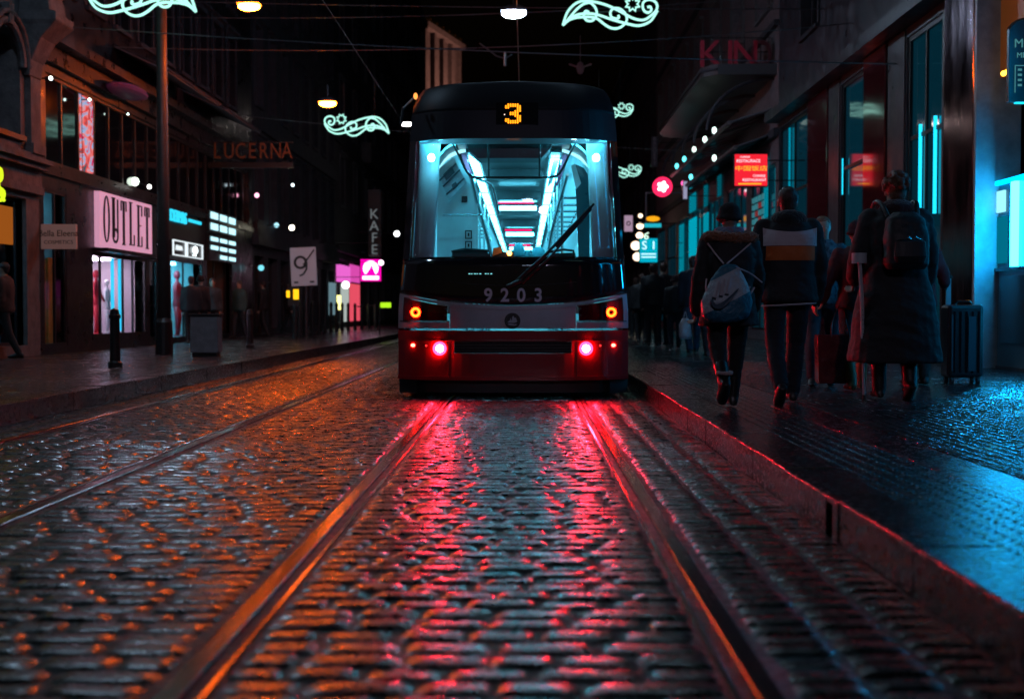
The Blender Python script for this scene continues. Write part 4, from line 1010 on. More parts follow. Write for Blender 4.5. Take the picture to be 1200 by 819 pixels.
# small lights seen among the facades on the left
for px, py, Y, r, c, st, lab in ((158, 213, 27, .09, (.85, 1, .85), 4, 'white lamp under the window band above the outlet sign'), (175, 219, 27, .045, (1, 1, .95), 7, 'small white lamp right of the outlet sign top'),
        (342, 267, 40, .085, (1, .93, .7), 9, 'warm white lamp above the white board with a nine'), (301, 229, 38, .07, (1, .4, .6), 3, 'small pink lamp on the grey house'), (324, 264, 41, .08, (.3, .6, .7), 2, 'dim teal lamp left of the warm white one'),
        (343, 217, 40, .05, (.7, .9, 1), 4, 'tiny bluish lamp high on the grey house'), (306, 314, 38, .09, (.15, .55, .65), 1.6, 'teal lamp low on the grey house'), (465, 274, 60, .13, (.95, 1, 1), 6, 'round white lamp just left of the tram'),
        (446.5, 308, 50, .10, (1, .75, .9), 5, 'small white lamp at the corner of the magenta sign')):
    q = at(px, py, Y); m = MB(); m.ell(q, r, 12, 8); m.mi = 1; m.cyl(q, (FL - .02, Y, q.z + .1), .012, n=5)
    o = m.build('wall_lamp', [glow('lamp_%d' % (len(MATS)), c, st), M_black], loc=q); tag(o, lab, 'lamp')
# yellow traffic-like lamp pair and yellow green marker
q = at(345.5, 345, 33); s = empty('warning_lamp', (q.x, 33, ZL), 'yellow warning lamp glowing above a dark figure', 'lamp')
m = MB(); m.box(q.x - .04, q.x + .09, 33, 33.06, q.z - .13, q.z + .13); m.box(q.x - .22, q.x - .14, 33, 33.05, q.z - .08, q.z + .1); m.build('lens', glow('warning_yellow', (1, .52, .01), 1.5), s); m = MB(); m.box(q.x - .2, q.x + .1, 33.07, 33.12, q.z - .3, q.z + .2); m.cyl((q.x, 33.1, ZL), (q.x, 33.1, q.z), .03); m.build('post', M_black, s)
q = at(452, 357.5, 40); m = MB(); m.box(q.x - .17, q.x + .16, 40, 40.1, q.z - .08, q.z + .08); s = empty('direction_marker', (q.x, 40, ZL), 'yellow green lit marker beside the tram', 'sign'); m.build('plate', glow('lime', (.5, 1, .02), 1.0), s, bevel=.02); m = MB(); m.cyl((q.x - .2, 40.05, ZL), (q.x - .2, 40.05, q.z), .03); m.cyl((q.x - .9, 40.05, q.z - .05), (q.x - .15, 40.05, q.z), .02); m.build('post', M_black, s)

# street furniture left
def bollard(x, y, h, label, grp, z=ZL, r=.065):
    m = MB(); m.loft([[Vector((x + rr * math.cos(a * math.pi / 8), y + rr * math.sin(a * math.pi / 8), z + zz)) for a in range(16)] for zz, rr in ((0, r * 1.35), (.06, r * 1.35), (.08, r), (h - .14, r * .9), (h - .13, r * 1.1), (h - .09, r * 1.1), (h - .08, r * .9), (h - .02, r * .75), (h, r * .3))])
    o = m.build('bollard', M_black, loc=(x, y, z), smooth=False); tag(o, label, 'bollard', grp); return o
q = onz(135, 430, ZL); bollard(q.x, q.y, .78, 'black bollard on the wet pavement in front of the outlet shop', None, r=.07)
q = onz(293, 408, ZL); bollard(q.x, q.y, .78, 'black bollard at the kerb right of the grey utility box', None)
xs_ = [345, 351, 357.5, 366, 374, 381, 388, 394.5, 401, 408, 416, 424, 432, 440]
for i, px in enumerate(xs_):
    Y = 34 + i * 1.7; q = at(px, 364, Y); bollard(q.x, Y, 1.05, 'slim black bollard of the long row left of the tram', 'bollards in a row along the left pavement', r=.06)
q = onz(242, 417, ZL); x, y = q.x, q.y
s = empty('utility_box', (x, y, ZL), 'pale grey metal utility box on the left pavement', 'utility box')
m = MB(); m.box(x - .23, x + .23, y - .16, y + .16, ZL + .05, ZL + .66); m.build('cabinet', mat('box_pale', (.22, .19, .21), .55, noise_amt=.3, scale=7, bump=.2), s, bevel=.02)
m = MB(); m.box(x - .25, x + .25, y - .18, y + .18, ZL + .66, ZL + .70); m.build('lid', M_black, s, bevel=.01); m = MB(); m.box(x - .2, x + .2, y - .13, y + .13, ZL, ZL + .05); m.build('plinth', M_black, s)
q = onz(192.5, 415, ZL); px_, py_ = q.x, q.y
s = empty('tram_pole', (px_, py_, ZL), 'tall grey steel pole for the tram wires on the left pavement', 'pole')
m = MB(); m.tube([(px_, py_, ZL), (px_, py_, 3), (px_, py_, 9)], [.115, .10, .075], 16); m.build('shaft', mat('pole_paint', (.06, .05, .05), .5, noise_amt=.3, bump=.2), s, smooth=True)
m = MB(); m.cyl((px_, py_, ZL), (px_, py_, ZL + .55), .15, .14, 16); m.cyl((px_, py_, ZL + .55), (px_, py_, ZL + .62), .14, .115, 16); m.build('base', M_black, s); m = MB(); m.cyl((px_, py_, 9), (px_, py_, 9.1), .09, .02, 12); m.build('cap', M_black, s)

# lit house at the far bend
A, B = at(494, 97, 112), at(537, 97, 122); bG = empty('floodlit_house', (A.x, 116, 0), 'far floodlit pinkish house with yellow balls along its roofline', 'building')
d = (B - A); d.z = 0; Lg = d.length; d.normalize(); nrm = Vector((d.y, -d.x, 0)); ztop_ = at(494, 24, 112).z
m = MB()
def gb(u0, u1, z0, z1, o0, o1, m):
    P = [A + d * u + nrm * o for u in (u0, u1) for o in (o0, o1)]
    m.add([Vector((p.x, p.y, z)) for z in (z0, z1) for p in P], [(0, 1, 3, 2), (4, 6, 7, 5), (0, 2, 6, 4), (1, 5, 7, 3), (0, 4, 5, 1), (2, 3, 7, 6)])
gb(0, Lg, 0, ztop_, -6, 0, m); m.build('wall', M_plasterw, bG)
for k in range(5): m = MB(); gb(Lg * k / 4.3 , Lg * k / 4.3 + .45, 9, ztop_ - .6, .005, .4, m); m.build('pilaster', M_plasterw, bG)
m = MB(); gb(-.2, Lg + .2, ztop_ - .6, ztop_ - .1, .005, .7, m); m.build('cornice', M_plasterw, bG)
for z in (14, 17.2, 20.4, 23.4):
    for k in range(4):
        u = Lg * (k + .12) / 4.3 + .55; m = MB(); gb(u, u + .75, z, z + 1.7, .006, .03, m); m.build('window', M_dkglass, bG)
for k in range(7):
    p = A + d * (Lg * k / 6); m = MB(); m.ell((p.x, p.y - .8, ztop_ + .15), .36, 12, 8); m.build('roof_ball', mat('gilded_ball', (.55, .36, .05), .3, metal=.6), bG)
fl_pos = A + d * Lg * .5 + nrm * 7
# ---- right row -------------------------------------------------
yA, yB = 8.0, 31.6            # near building
bR = empty('corner_building', (FR, 20, 0), 'near dark stone clad building with tall shop windows on the right', 'building')
def Y(px): return yr(px)
ops = [(9.5, 13.2, .2, 5.3), (13.5, Y(1162), .2, 5.3), (Y(1101), Y(1060), .5, 5.35), (Y(1012), Y(984), .5, 5.35), (Y(946), Y(912), .5, 5.35)]
upw = [(Y(957), Y(938), 7.0, 9.6), (Y(905) - .2 - 3.4, Y(905) - 1.9, 10.4, 12.6), (20.5, 22.5, 7.0, 9.6), (15.5, 17.5, 7.0, 9.6), (10.5, 12.5, 7, 9.6)]
facade(1, FR, yA, yB, 0, 17, ops + upw, .5, 'wall', M_slate, bR)
for o in upw: win(bR, 1, FR, *o, M_plasterg, .25, (1, 1), proud=.04)
m = MB(); band(m, 1, FR, yA, yB, 5.5, 5.72, .35); band(m, 1, FR, yA, yB, 5.72, 5.85, .15); m.build('cornice', M_slate, bR)
M_cop = mat('polished_copper_cladding', (.32, .21, .24), .14, metal=.95, noise_amt=.3, scale=5, stretch=(1, 1, .25), bump=.12, bscale=14, bdist=.02, rvar=.08)
M_redp = mat('polished_red_granite', (.13, .02, .03), .12, coat=1, noise_amt=.5, scale=14, bump=.08, bscale=3, bdist=.02)
M_cyp = mat('pale_stone_pilaster', (.4, .42, .45), .45, noise_amt=.3, scale=5, bump=.2)
for (pa, pb, mt, out, nm) in ((1059, 1040, M_slate, .03, 'pillar'), (1038, 1012.5, M_redp, .05, 'pillar'), (970, 947, M_redp, .05, 'pillar'), (983, 971, M_slate, .03, 'pillar')):
    m = MB(); m.box(FR - out, FR - .003, Y(pa), Y(pb), ZR, 5.49); m.build(nm, mt, bR, bevel=.03)
m = MB(); m.box(FR - .30, FR - .003, 17.035, 18.25, ZR, 5.49); m.build('pillar', M_cop, bR, bevel=.02); m = MB(); m.box(FR - .29, FR + .3, 16.95, 17.03, ZR, 5.48); m.build('pilaster', M_cyp, bR)
M_blk_room = mat('dark_blue_room', (.03, .08, .12), .5)
for k, (a, b, c, d_) in enumerate(ops[2:]):
    win(bR, 1, FR, a, b, c, d_, M_frame, .08, (1 if k != 1 else 0, 1), fr=.08, name='shop_window', sill=False, glassm=mat('teal_glow_pane', (.01, .02, .03), .06, spec=.8, emit=(.0, .45, .75), es=.035, bump=.06, bscale=1.3, bdist=.03))  # pane emission stands in for lit rooms behind the glass
G_neon = glow('neon_cyan', (.01, .46, .68), 2.2)
G_neonD = glow('neon_cyan_dim', (.0, .30, .45), .8)
for (px, pa, pb, g_, lab) in ((1064, 60, 140, G_neonD, 'dim cyan tube, upper left one in the window beside the copper pillar'), (1064.5, 150, 290, G_neon, 'cyan tube, left one of three beside the copper pillar'), (1079.5, 146, 290, G_neon, 'cyan tube, middle one of three beside the copper pillar'), (1097, 136, 250, G_neon, 'cyan tube, right one of three beside the copper pillar'),
        (987.5, 110, 180, G_neonD, 'dim cyan tube high in the second shop window'), (989, 186, 228, G_neon, 'cyan tube low in the second shop window'), (926, 150, 235, G_neonD, 'dim cyan tube in the third shop window'), (1167, 100, 165, G_neonD, 'cyan tube above the bright kiosk')):
    q0, q1 = onx(px, pa, FR + .05), onx(px, pb, FR + .05)
    m = MB(); m.box(FR + .02, FR + .06, q0.y - .028, q0.y + .028, q1.z, q0.z); o = m.build('neon_tube', g_, loc=(FR + .04, q0.y, q1.z)); tag(o, lab, 'neon light')
# entrance with the bright kiosk
room(bR, 1, FR, 9.5, 13.2, .2, 5.3, 3, mat('entrance_wall', (.05, .10, .13), .35))
room(bR, 1, FR, 13.5, ops[1][1], .2, 5.3, 1.2, mat('entrance_wall'))
ya, yb = onx(1205, 364, FR).y - .9, Y(1164)
kx = FR + .02
s = empty('ticket_kiosk', (FR, (ya + yb) / 2, .16), 'bright cyan edged vending kiosk in the entrance at the right edge', 'kiosk')
zt = onx(1165, 216, FR).z; zm = onx(1190, 312, FR).z
m = MB(); m.box(kx, kx + .5, ya, yb, .16, zt); m.build('body', mat('kiosk_body', (.05, .12, .16), .3), s, bevel=.01)
G_edge = glow('kiosk_neon', (.0, .40, .85), 5)
m = MB(); m.box(kx - .05, kx - .005, ya, yb, zt - .03, zt + .02); m.build('top_edge_light', G_edge, s)
yn = Y(1189); m = MB(); m.box(kx - .06, kx - .004, yn - .07, yn + .07, zm, zt - .04); m.build('edge_light', glow('kiosk_neon_bright', (.005, .42, .95), 75), s)
q0, q1 = onx(1166, 226, kx), onx(1179, 248, kx); m = MB(); m.box(kx - .03, kx - .003, q1.y, q0.y, q1.z, q0.z); m.build('screen', glow('kiosk_screen', (.3, .85, 1), 1.3), s)
q0, q1 = onx(1165, 256, kx), onx(1181, 308, kx); m = MB(); m.box(kx - .02, kx - .003, q1.y, q0.y, q1.z, q0.z); m.build('front_window', glow('kiosk_blue', (.0, .22, .35), .7), s)
m = MB(); m.box(kx - .05, kx - .003, ya, yb, zm - .05, zm - .01); m.box(kx - .03, kx - .003, ya + .4, yb - .25, .5, zm - .12); m.build('lower_door', mat('kiosk_door', (.03, .08, .11), .2), s)
m = MB(); m.box(FR + .05, FR + .2, 10.4, 10.5, .5, 4.6); m.box(FR + .05, FR + .2, 12.6, 12.7, .5, 4.6); m.box(FR + .05, FR + .2, 10.5, 12.6, 4.5, 4.6)
o = m.build('neon_doorway', glow('neon_door', (.0, .38, .85), 15), loc=(FR, 11.5, .5)); tag(o, 'cyan neon outlined doorway just past the right edge of the photo', 'neon light')
m = MB(); a = Y(1162); m.box(FR + .02, FR + .08, 13.6, a - .05, onx(1170, 92, FR).z, 5.2); o = m.build('fascia_panel', mat('orange_panel', (.42, .12, .02), .5, emit=(1, .22, .03), es=.05), loc=(FR, 15, 4)); tag(o, 'dim orange panel above the entrance at the right', 'panel')
for (px, py, lab) in ((1176, 86.5, 'left small yellow lamp under the orange panel'), (1180.5, 84.5, 'right small yellow lamp under the orange panel')):
    q = onx(px, py, FR - .1); m = MB(); m.ell(q, .035, 10, 6); m.mi = 1; m.cyl(q, q + Vector((.14, 0, .0)), .01); tag(m.build('spot_lamp', [glow('spot_amber', (1, .45, .03), 8), M_black], loc=q), lab, 'lamp')
# hanging sign at the edge
a, b = at(1183, 22, 15.), at(1232, 119, 15.)
s = empty('hanging_sign', ((a.x + b.x) / 2, 15, b.z), 'dark arched hanging sign with teal letters at the right edge', 'sign')
w_ = (b.x - a.x) / 2; cx = (a.x + b.x) / 2; zz = a.z - w_ * .5
m = MB(); m.prism([(-w_, b.z), (w_, b.z)] + [(w_ * math.cos(t * math.pi / 12), zz + w_ * .5 * math.sin(t * math.pi / 12)) for t in range(13)], (cx, 15, 0), EX, EZ, EY, 0, .08); m.build('case', mat('sign_dark', (.012, .03, .04), .25), s)
m = MB(); m.tube([Vector((cx + w_ * math.cos(t * math.pi / 12), 14.99, zz + w_ * .5 * math.sin(t * math.pi / 12))) for t in range(13)], .015, 6); m.build('rim', mat('rim_brown', (.15, .05, .03), .4), s)
m = MB(); M1 = at(1193, 51, 15); m.text('MENU', (M1.x - .05, 14.99, M1.z), EX, EZ, .10, .004, 1, False); M2 = at(1194, 65, 15); m.text('MENU', (M2.x - .03, 14.99, M2.z), EX, EZ, .06, .004, 1, False)
q0, q1 = at(1189, 77, 15), at(1228, 109, 15); t = .008
m.box(q0.x, q1.x, 14.985, 14.995, q0.z - t, q0.z); m.box(q0.x, q0.x + t, 14.985, 14.995, q1.z, q0.z - t)
for k in range(4): q = at(1194, 82 + k * 6, 15); m.box(q.x - .015, q.x + .03, 14.985, 14.994, q.z - .015, q.z + .01)
m.build('lettering', glow('teal_lettering', (.12, .45, .5), .45), s)
m = MB(); q0 = at(1190, 119.5, 15); m.box(q0.x, b.x - .05, 14.99, 15.05, q0.z - .02, q0.z - .004); m.build('edge_light', G_neon, s); m = MB(); m.cyl((b.x - .1, 15.04, a.z - .3), (FR + .1, 15.04, a.z - .3), .02); m.build('bracket', M_black, s)

# cinema building with its canopy
bK = empty('cinema_building', (FR, 45, 0), 'old cinema house with curved entrance canopy on the right', 'building')
yK = 61.
n = 7; st = (yK - yB) / n
opk = [(yB + st * i + .9, yB + st * i + 3.0, z, z + 2.3) for z in (8.6, 12.4, 16.2) for i in range(n)]
sok = [(yB + st * i + .35, yB + st * (i + 1) - .35, .4, 4.6) for i in range(n)]
facade(1, FR, yB, yK, 0, 21, opk + sok, .5, 'wall', mat('purple_grey_plaster', (.22, .17, .19), .7, noise_amt=.4, bump=.4, bscale=10, bdist=.02), bK)
for o in opk: win(bK, 1, FR, *o, M_framel, .3, (1, 1), proud=.06)
for i, o in enumerate(sok): win(bK, 1, FR, *o, M_frame, .08, (2, 1), name='shop_window', sill=False, glassm=MATS['teal_glow_pane'])
m = MB(); band(m, 1, FR, yB, yK, 5.2, 5.4, .12); band(m, 1, FR, yB, yK, 20.4, 20.8, .5)
for z in (7.9, 11.6, 15.4): band(m, 1, FR, yB, yK, z, z + .14, .12)
m.build('cornice', M_plasterg, bK)
# canopy
zc = 6.75; m = MB(); pl = [(FR, yB + .25), (4.75, yB + .3), (4.45, yB + .6)] + [(4.4 - .0 * t, yB + .8 + t) for t in range(11)] + [(4.6, 43.2), (4.9, 43.5), (FR, 43.6)]
m.loft([[Vector((x, y, zc)) for x, y in pl], [Vector((x, y, zc + .26)) for x, y in pl]]); cnp = m.build('canopy', mat('canopy_dark', (.07, .07, .08), .5, bump=.1), bK)
m = MB(); m.tube([Vector((x - .02, y - .02, zc + .13)) for x, y in pl[1:-1]], .035, 6); m.build('trim', M_plasterg, cnp)
for k in range(5):          # arched soffit ribs under the canopy
    m = MB(); y = yB + .7 + k * 2.6; m.tube([Vector((FR - 1.65 * math.cos(a * math.pi / 20), y, zc - .02 - 1.3 * (1 - math.cos((10 - a) * math.pi / 20 )))) for a in range(11)], .05, 6); m.build('canopy_bracket', M_plasterg, cnp)
s = empty('kino_sign', (5.3, yB + .5, zc + .26), 'dull red KINO letters standing on the canopy', 'sign')
for k, ch in enumerate('KINO'):
    c = at((840, 862, 880, 899)[k] - 8, 63, yB + .5); m = MB(); m.text(ch, c, EX, EZ, .66, .05, (1.0, 1.0, .95, .75)[k]); m.build('letter', mat('kino_red' if k < 3 else 'kino_dim', (.16, .015, .03) if k < 3 else (.04, .015, .02), .5, emit=(1, .05, .14), es=.03 if k < 3 else .004), s)
m = MB()
for k in range(9): x = 4.45 + k * .2; m.cyl((x, yB + .56, zc + .26), (x, yB + .56, zc + .98), .012, n=6)
m.cyl((4.4, yB + .56, zc + .6), (6.1, yB + .56, zc + .6), .012, n=6); m.cyl((4.4, yB + .56, zc + .95), (6.1, yB + .56, zc + .95), .012, n=6); m.build('letter_frame', M_black, s)
# glazed strip awnings with lamps
for k, (x, z, lab) in enumerate(((5.35, 5.62, 'upper glazed strip awning with small lamps below the canopy'), (5.5, 5.0, 'lower glazed strip awning with small lamps below the canopy'))):
    s = empty('strip_awning', (x, 38, z), lab, 'awning')
    m = MB(); m.sheet(lambda a, b: Vector((x - .25 + b * (FR - x + .25), 32.3 + a * (13 - k * 2), z + b * .35)), 1, 1, (0, 0, .03)); m.build('glazing', mat('awning_glass', (.16, .17, .2), .15), s)
    m = MB()
    for j in range(12): y = 32.4 + j * 1.05; m.cyl((x - .25, y, z), (FR, y, z + .36), .03, n=6)
    m.cyl((x - .25, 32.3, z), (x - .25, 45 - k * 2, z), .06, n=8); m.build('rib', M_framel, s)
    for j, (yy, c) in enumerate(((34.5, 'w'), (36.3, 'w'), (38.6, 'w'), (41., 'c'), (43., 'c')) if k == 0 else ((35.5, 'w'), (40.5, 'c'), (42.5, 'p'))):
        m = MB(); m.ell((x - .3, yy, z + .12), (.06, .1, .09), 10, 6); m.build('lamp', {'w': glow('awn_white', (.7, .95, .85), 3.5), 'c': glow('awn_cyan', (.1, .8, .9), 3.5), 'p': glow('awn_pink', (1, .1, .4), 3.5)}[c], s)
# lit window strips of the cinema front
for (a, b, c, d_, g_, lab) in ((797, 802, 263, 325, .30, 'tall cyan lit glass strip, nearest the crowd'), (808.5, 817, 256, 300, .55, 'tall cyan lit glass strip with a lit top, left of the beanie'), (809, 816, 215, 248, .3, 'short cyan glass strip above the tall one'), (825.5, 831, 250, 290, .4, 'narrow cyan lit glass strip left of the beanie'), (826, 830, 205, 242, .15, 'dim cyan glass strip high beside the awning'), (842, 846, 190, 230, .12, 'very dim cyan glass strip above the beanie'), (897, 901, 185, 255, .3, 'pale cyan edge strip behind the tall man')):
    q0, q1 = onx((a + b) / 2, c, FR - .03), onx((a + b) / 2, d_, FR - .03); dy = abs(onx(a, c, FR).y - onx(b, c, FR).y) / 2
    m = MB(); m.box(FR - .07, FR - .04, q0.y - dy, q0.y + dy, q1.z, q0.z); o = m.build('lit_strip', glow('strip_cyan_%d' % int(g_ * 100), (.0, .48, .66), g_ * 1.3), loc=(FR, q0.y, q1.z)); tag(o, lab, 'lit glass')
# shelf of small items in the shop window at the man's left
q0, q1 = onx(882, 232, FR - .05), onx(897, 268, FR - .05)
s = empty('window_display', (FR, q0.y, q1.z), 'window display of teal and red packets behind the couple', 'display')
rn = random.Random(8)
for r in range(5):
    for c in range(4):
        y = q1.y + (q0.y - q1.y) * (c + .15) / 4; z = q1.z + (q0.z - q1.z) * (r + .1) / 5; kk_ = rn.choice((0, 0, 1)); m = MB(); m.box(FR - .09, FR - .04, y, y + (q0.y - q1.y) * .16, z, z + (q0.z - q1.z) * .14); m.build('packet', [mat('packet_teal', (.1, .4, .45), .4, emit=(.1, .7, .8), es=.18), mat('packet_red', (.6, .05, .06), .4, emit=(1, .1, .1), es=.12)][kk_], s)
# red restaurant sign
s, a, b = board('restaurant_sign', 'red lit restaurant sign with yellow characters above the couple', 860, 180, 900, 219, 28.5, glow('red_sign_face', (1, .02, .04), .95), arm=FR, th=.16)
W_ = b.x - a.x; cx = (a.x + b.x) / 2
m = MB(); m.text('CHINESE', (a.x + W_ * .32, 28.49, a.z - .08), EX, EZ, .04, .003); m.text('RESTAURACE', (a.x + W_ * .42, 28.49, a.z - .165), EX, EZ, .065, .003, .95); m.text('CHINESE', (b.x - W_ * .26, 28.49, b.z + .24), EX, EZ, .05, .003); m.text('RESTAURANT', (b.x - W_ * .40, 28.49, b.z + .15), EX, EZ, .06, .003)
m.build('white_lettering', glow('sign_white_pink', (1, .75, .85), 1.3), s)
m = MB(); m.text('\u4e2d\u56fd\u996d\u5e97', (cx, 28.488, (a.z + b.z) / 2 + .035), EX, EZ, .085, .003, 1.5); m.box(a.x + .1, b.x - .15, 28.485, 28.49, b.z + .05, b.z + .075); m.build('yellow_lettering', glow('sign_yellow', (1, .42, .02), 1.5), s)
# round sign
q = at(776.5, 219, 45); s = empty('round_sign', (q.x, 45, q.z - .33), 'round pink red lit sign with a white blossom', 'sign')
m = MB(); m.ring(q, EX, EZ, EY, .345, .001, 0, .12, 36); m.build('disc', glow('round_pink', (1, .02, .10), 1.6), s)
m = MB(); m.prism([((.17 + .03 * math.cos(5 * t)) * math.cos(t), (.17 + .03 * math.cos(5 * t)) * math.sin(t)) for t in [i * math.pi / 20 for i in range(40)]], q, EX, EZ, EY, -.02, -.004); m.build('blossom', glow('sign_hot_white', (1, .85, .9), 4), s); m = MB(); m.cyl(q + Vector((.33, .06, 0)), (FR, 45.06, q.z), .02); m.build('bracket', M_black, s)
# banner
s, a, b = board('vertical_banner', 'dim grey vertical banner hanging at the far corner', 763, 160, 771, 196, 50, mat('banner_face', (.12, .12, .16), .6), arm=FR)
m = MB()
for k in range(7): q = at(767, 163 + k * 4.8, 50); m.text('BAGUETTE'[k], (q.x, 49.98, q.z), EX, EZ, .13, .004)
m.build('lettering', mat('banner_text', (.5, .5, .55), .5), s)
# SI sign etc
s, a, b = board('cyan_sign', 'cyan lit square sign with the letters S I', 749, 279, 771, 308, 50, glow('cyan_sign_face', (.0, .45, .62), .95), arm=FR)
m = MB(); cx = (a.x + b.x) / 2; m.text('S', (cx - .17, 49.985, a.z - .28), EX, EZ, .32, .005); m.text('I', (cx + .18, 49.985, a.z - .28), EX, EZ, .32, .005)
for k in range(2): m.box(a.x + .08, b.x - .08, 49.98, 49.99, b.z + .2 + k * .12, b.z + .24 + k * .12)
m.build('lettering', glow('si_white', (.6, .95, 1), 1.5), s)
q = at(757.5, 277, 50); m = MB(); m.tube(cat_rom([q + Vector(v) for v in ((.09, 0, .14), (-.04, 0, .08), (-.08, 0, -.03), (-.02, 0, -.1), (.06, 0, -.06), (.03, 0, .02), (-.06, 0, -.02))], 4), .022, 6); m.box(q.x - .02, q.x + .02, 50., 50.04, q.z - .22, q.z - .1)
tag(m.build('curl_sign', glow('curl_white', (.7, 1, .8), 1.6), loc=q), 'small pale curl shaped sign standing on the cyan sign', 'sign')
q = at(765, 256.5, 47); s = empty('oval_sign', (q.x, 47, q.z - .3), 'yellow oval lit sign over a cyan tray', 'sign')
m = MB(); m.ell(q, (.26, .06, .10), 24, 8); m.build('oval', glow('oval_yellow', (1, .40, .01), 1.1), s, smooth=True); a, b = at(755, 262, 47), at(775, 266.5, 47); m = MB(); m.box(a.x, b.x, 47, 47.06, b.z, a.z); m.build('tray', glow('tray_cyan', (.02, .5, .62), .9), s)
m = MB(); m.cyl(at(757, 262, 47), at(757, 226, 47), .025); m.cyl(at(757, 226, 47), (FR, 47, at(757, 226, 47).z), .025); m.build('bracket', mat('bracket_grey', (.2, .25, .3), .4), s)
for (px, py, r, lab) in ((750.5, 253, .09, 'topmost and dimmest of the lamps stacked beside the tram'), (750, 265, .14, 'second from the top of the lamps stacked beside the tram'), (749.5, 276, .14, 'third from the top of the lamps stacked beside the tram'), (745, 288, .19, 'fourth from the top, largest of the lamps stacked beside the tram'), (747, 301, .18, 'lowest of the lamps stacked beside the tram')):
    q = at(px, py, 55); m = MB(); m.ell(q, (r * 1.1, .1, r), 14, 8); m.mi = 1; m.cyl(q, q + Vector((.6, .02, 0)), .02, n=6); tag(m.build('wall_lamp', [glow('warm_white_lamp', (1, .72, .5), 3.), M_black], loc=q), lab, 'lamp', 'warm lamps stacked beside the tram')
s, a, b = board('pale_sign', 'small pale pinkish lit sign touching the right side of the tram', 731, 252, 742, 272, 50, glow('pale_pink_face', (.75, .5, .7), .5), arm=None)
m = MB(); m.cyl((b.x, 50.05, (a.z + b.z) / 2), (b.x + 2.1, 50.05, (a.z + b.z) / 2), .02); m.ring(((a.x + b.x) / 2, 49.985, (a.z + b.z) / 2), EX, EZ, EY, .09, .05, -.004, 0, 16); m.build('bracket', M_black, s)
for (x0, y0, x1, y1, YY, c, es, lab) in ((800, 212, 806, 234, 42, (.6, .6, .9), .5, 'pale violet lit glass sign under the awning'),):
    s, a, b = board('glass_sign', lab, x0, y0, x1, y1, YY, glow('violet_face', c, es), arm=FR)
bL, _ = townhouse('town_house', 'dark far town house on the right beyond the cinema', 1, yK, 84, 15, M_plasterg, M_plasterg, 3.2, 1.3, shopz=3.2)
# house closing the street to the right at the bend
bM = empty('town_house', (10, 130, 0), 'unlit far house closing the street behind the tram', 'building')
m = MB(); m.box(-6, 30, 128, 134, 0, 17); m.build('wall', M_plasterg, bM)
for i in range(9):
    for z in (5, 9, 13): m = MB(); m.box(-4.5 + i * 3.6, -3.2 + i * 3.6, 127.95, 127.99, z, z + 2); m.build('window', M_dkglass, bM)
# ------------------------------------------------------------ wires, lamps, decorations
def lamp(px, py, Yy, colname, col, es, label, w_=.55, grp=None, P=None):
    q = P or at(px, py, Yy); x, y, z = q
    s = empty('street_lamp', (x, y, z), label, 'street lamp', grp)
    m = MB(); m.prism([(-w_ / 2, .02), (-w_ * .42, w_ * .16), (-w_ * .2, w_ * .24), (w_ * .2, w_ * .24), (w_ * .42, w_ * .16), (w_ / 2, .02)], (x, y, z), EX, EZ, EY, -.16, .16); m.cyl((x, y, z + w_ * .24), (x, y, z + .42), .02); 
    pass
    m.build('housing', M_plasterg, s)
    m = MB(); m.ell((x, y, z - w_ * .03), (w_ * .48, .14, w_ * .19), 20, 10); m.build('lens', glow(colname, col, es), s)
    return s
ORC, WHC = (1., .125, .004), (.5, .74, 1.)
L1 = lamp(292, 7, 22, 'sodium_light', ORC, 410, 'orange street lamp hanging at the top of the photo on the left', .40)
L2 = lamp(384, 121, 30, 'sodium_light', ORC, 410, 'orange street lamp above the neon swirl left of the tram', .42)
L3 = lamp(602, 15, 28.5, 'blue_white_lamp_light', WHC, 480, 'white street lamp hanging above the tram')
L4 = lamp(476.5, 145, 55, 'far_lamp_light', (1., .85, .8), 22, 'small far white lamp touching the tram roof on the left', .5)
extra = [((-5.0, 14, 8.2), 'cool_lamp_light', WHC, 270, 'white street lamp above the frame over the left track'),
         ((-.3, 17, 8.0), 'white_lamp_light', WHC, 60, 'white street lamp above the frame over the tram track'), ((.2, -7, 7.5), 'white_lamp_light', WHC, 60, 'added unseen white street lamp behind the camera that lights the tram'), ((1.8, 14.5, 8.5), 'white_lamp_light', WHC, 60, 'white street lamp above the frame over the tram stop')]  # the lamp behind the camera is added to light the tram's rear
for P, a, c, e, l in extra: lamp(0, 0, 0, a, c, e, l, P=Vector(P))
def wire(p0, p1, label, sag=.15, r=.011, cat='wire', name='span_wire', grp=None):
    p0, p1 = Vector(p0), Vector(p1); pts = [p0.lerp(p1, t / 14) - Vector((0, 0, sag * 4 * (t / 14) * (1 - t / 14))) for t in range(15)]
    o = MB().tube(pts, r, 6).build(name, M_wire, loc=p0); tag(o, label, cat, grp)
wire((TX, -4, 5.5), (TX, 100, 5.5), 'contact wire running along above the tram', 0, .006, name='contact_wire')
wire((-3.0, -4, 5.5), (-3.0, 100, 5.5), 'contact wire running along above the left track', 0, .006, name='contact_wire')
def zat(px, py, Y): q = at(px, py, Y); return q
def span(pxa, pya, pxb, pyb, Y, label, sag=.1):     # wire across the street through two seen points
    a, b = at(pxa, pya, Y), at(pxb, pyb, Y); k = (b.z - a.z) / (b.x - a.x)
    wire((FL, Y, a.z + k * (FL - a.x)), (FR, Y, a.z + k * (FR - a.x)), label, sag)
span(200, 52, 690, 37, 24.5, 'span wire crossing low above the tram roof', .25)
span(300, 15, 760, -1, 27, 'span wire carrying the white lamp', .2)
span(180, 128, 440, 148, 37, 'faint span wire behind the orange lamp and swirl', .1)
span(150, 34, 500, 50, 21.5, 'span wire crossing the upper left of the photo', .1)
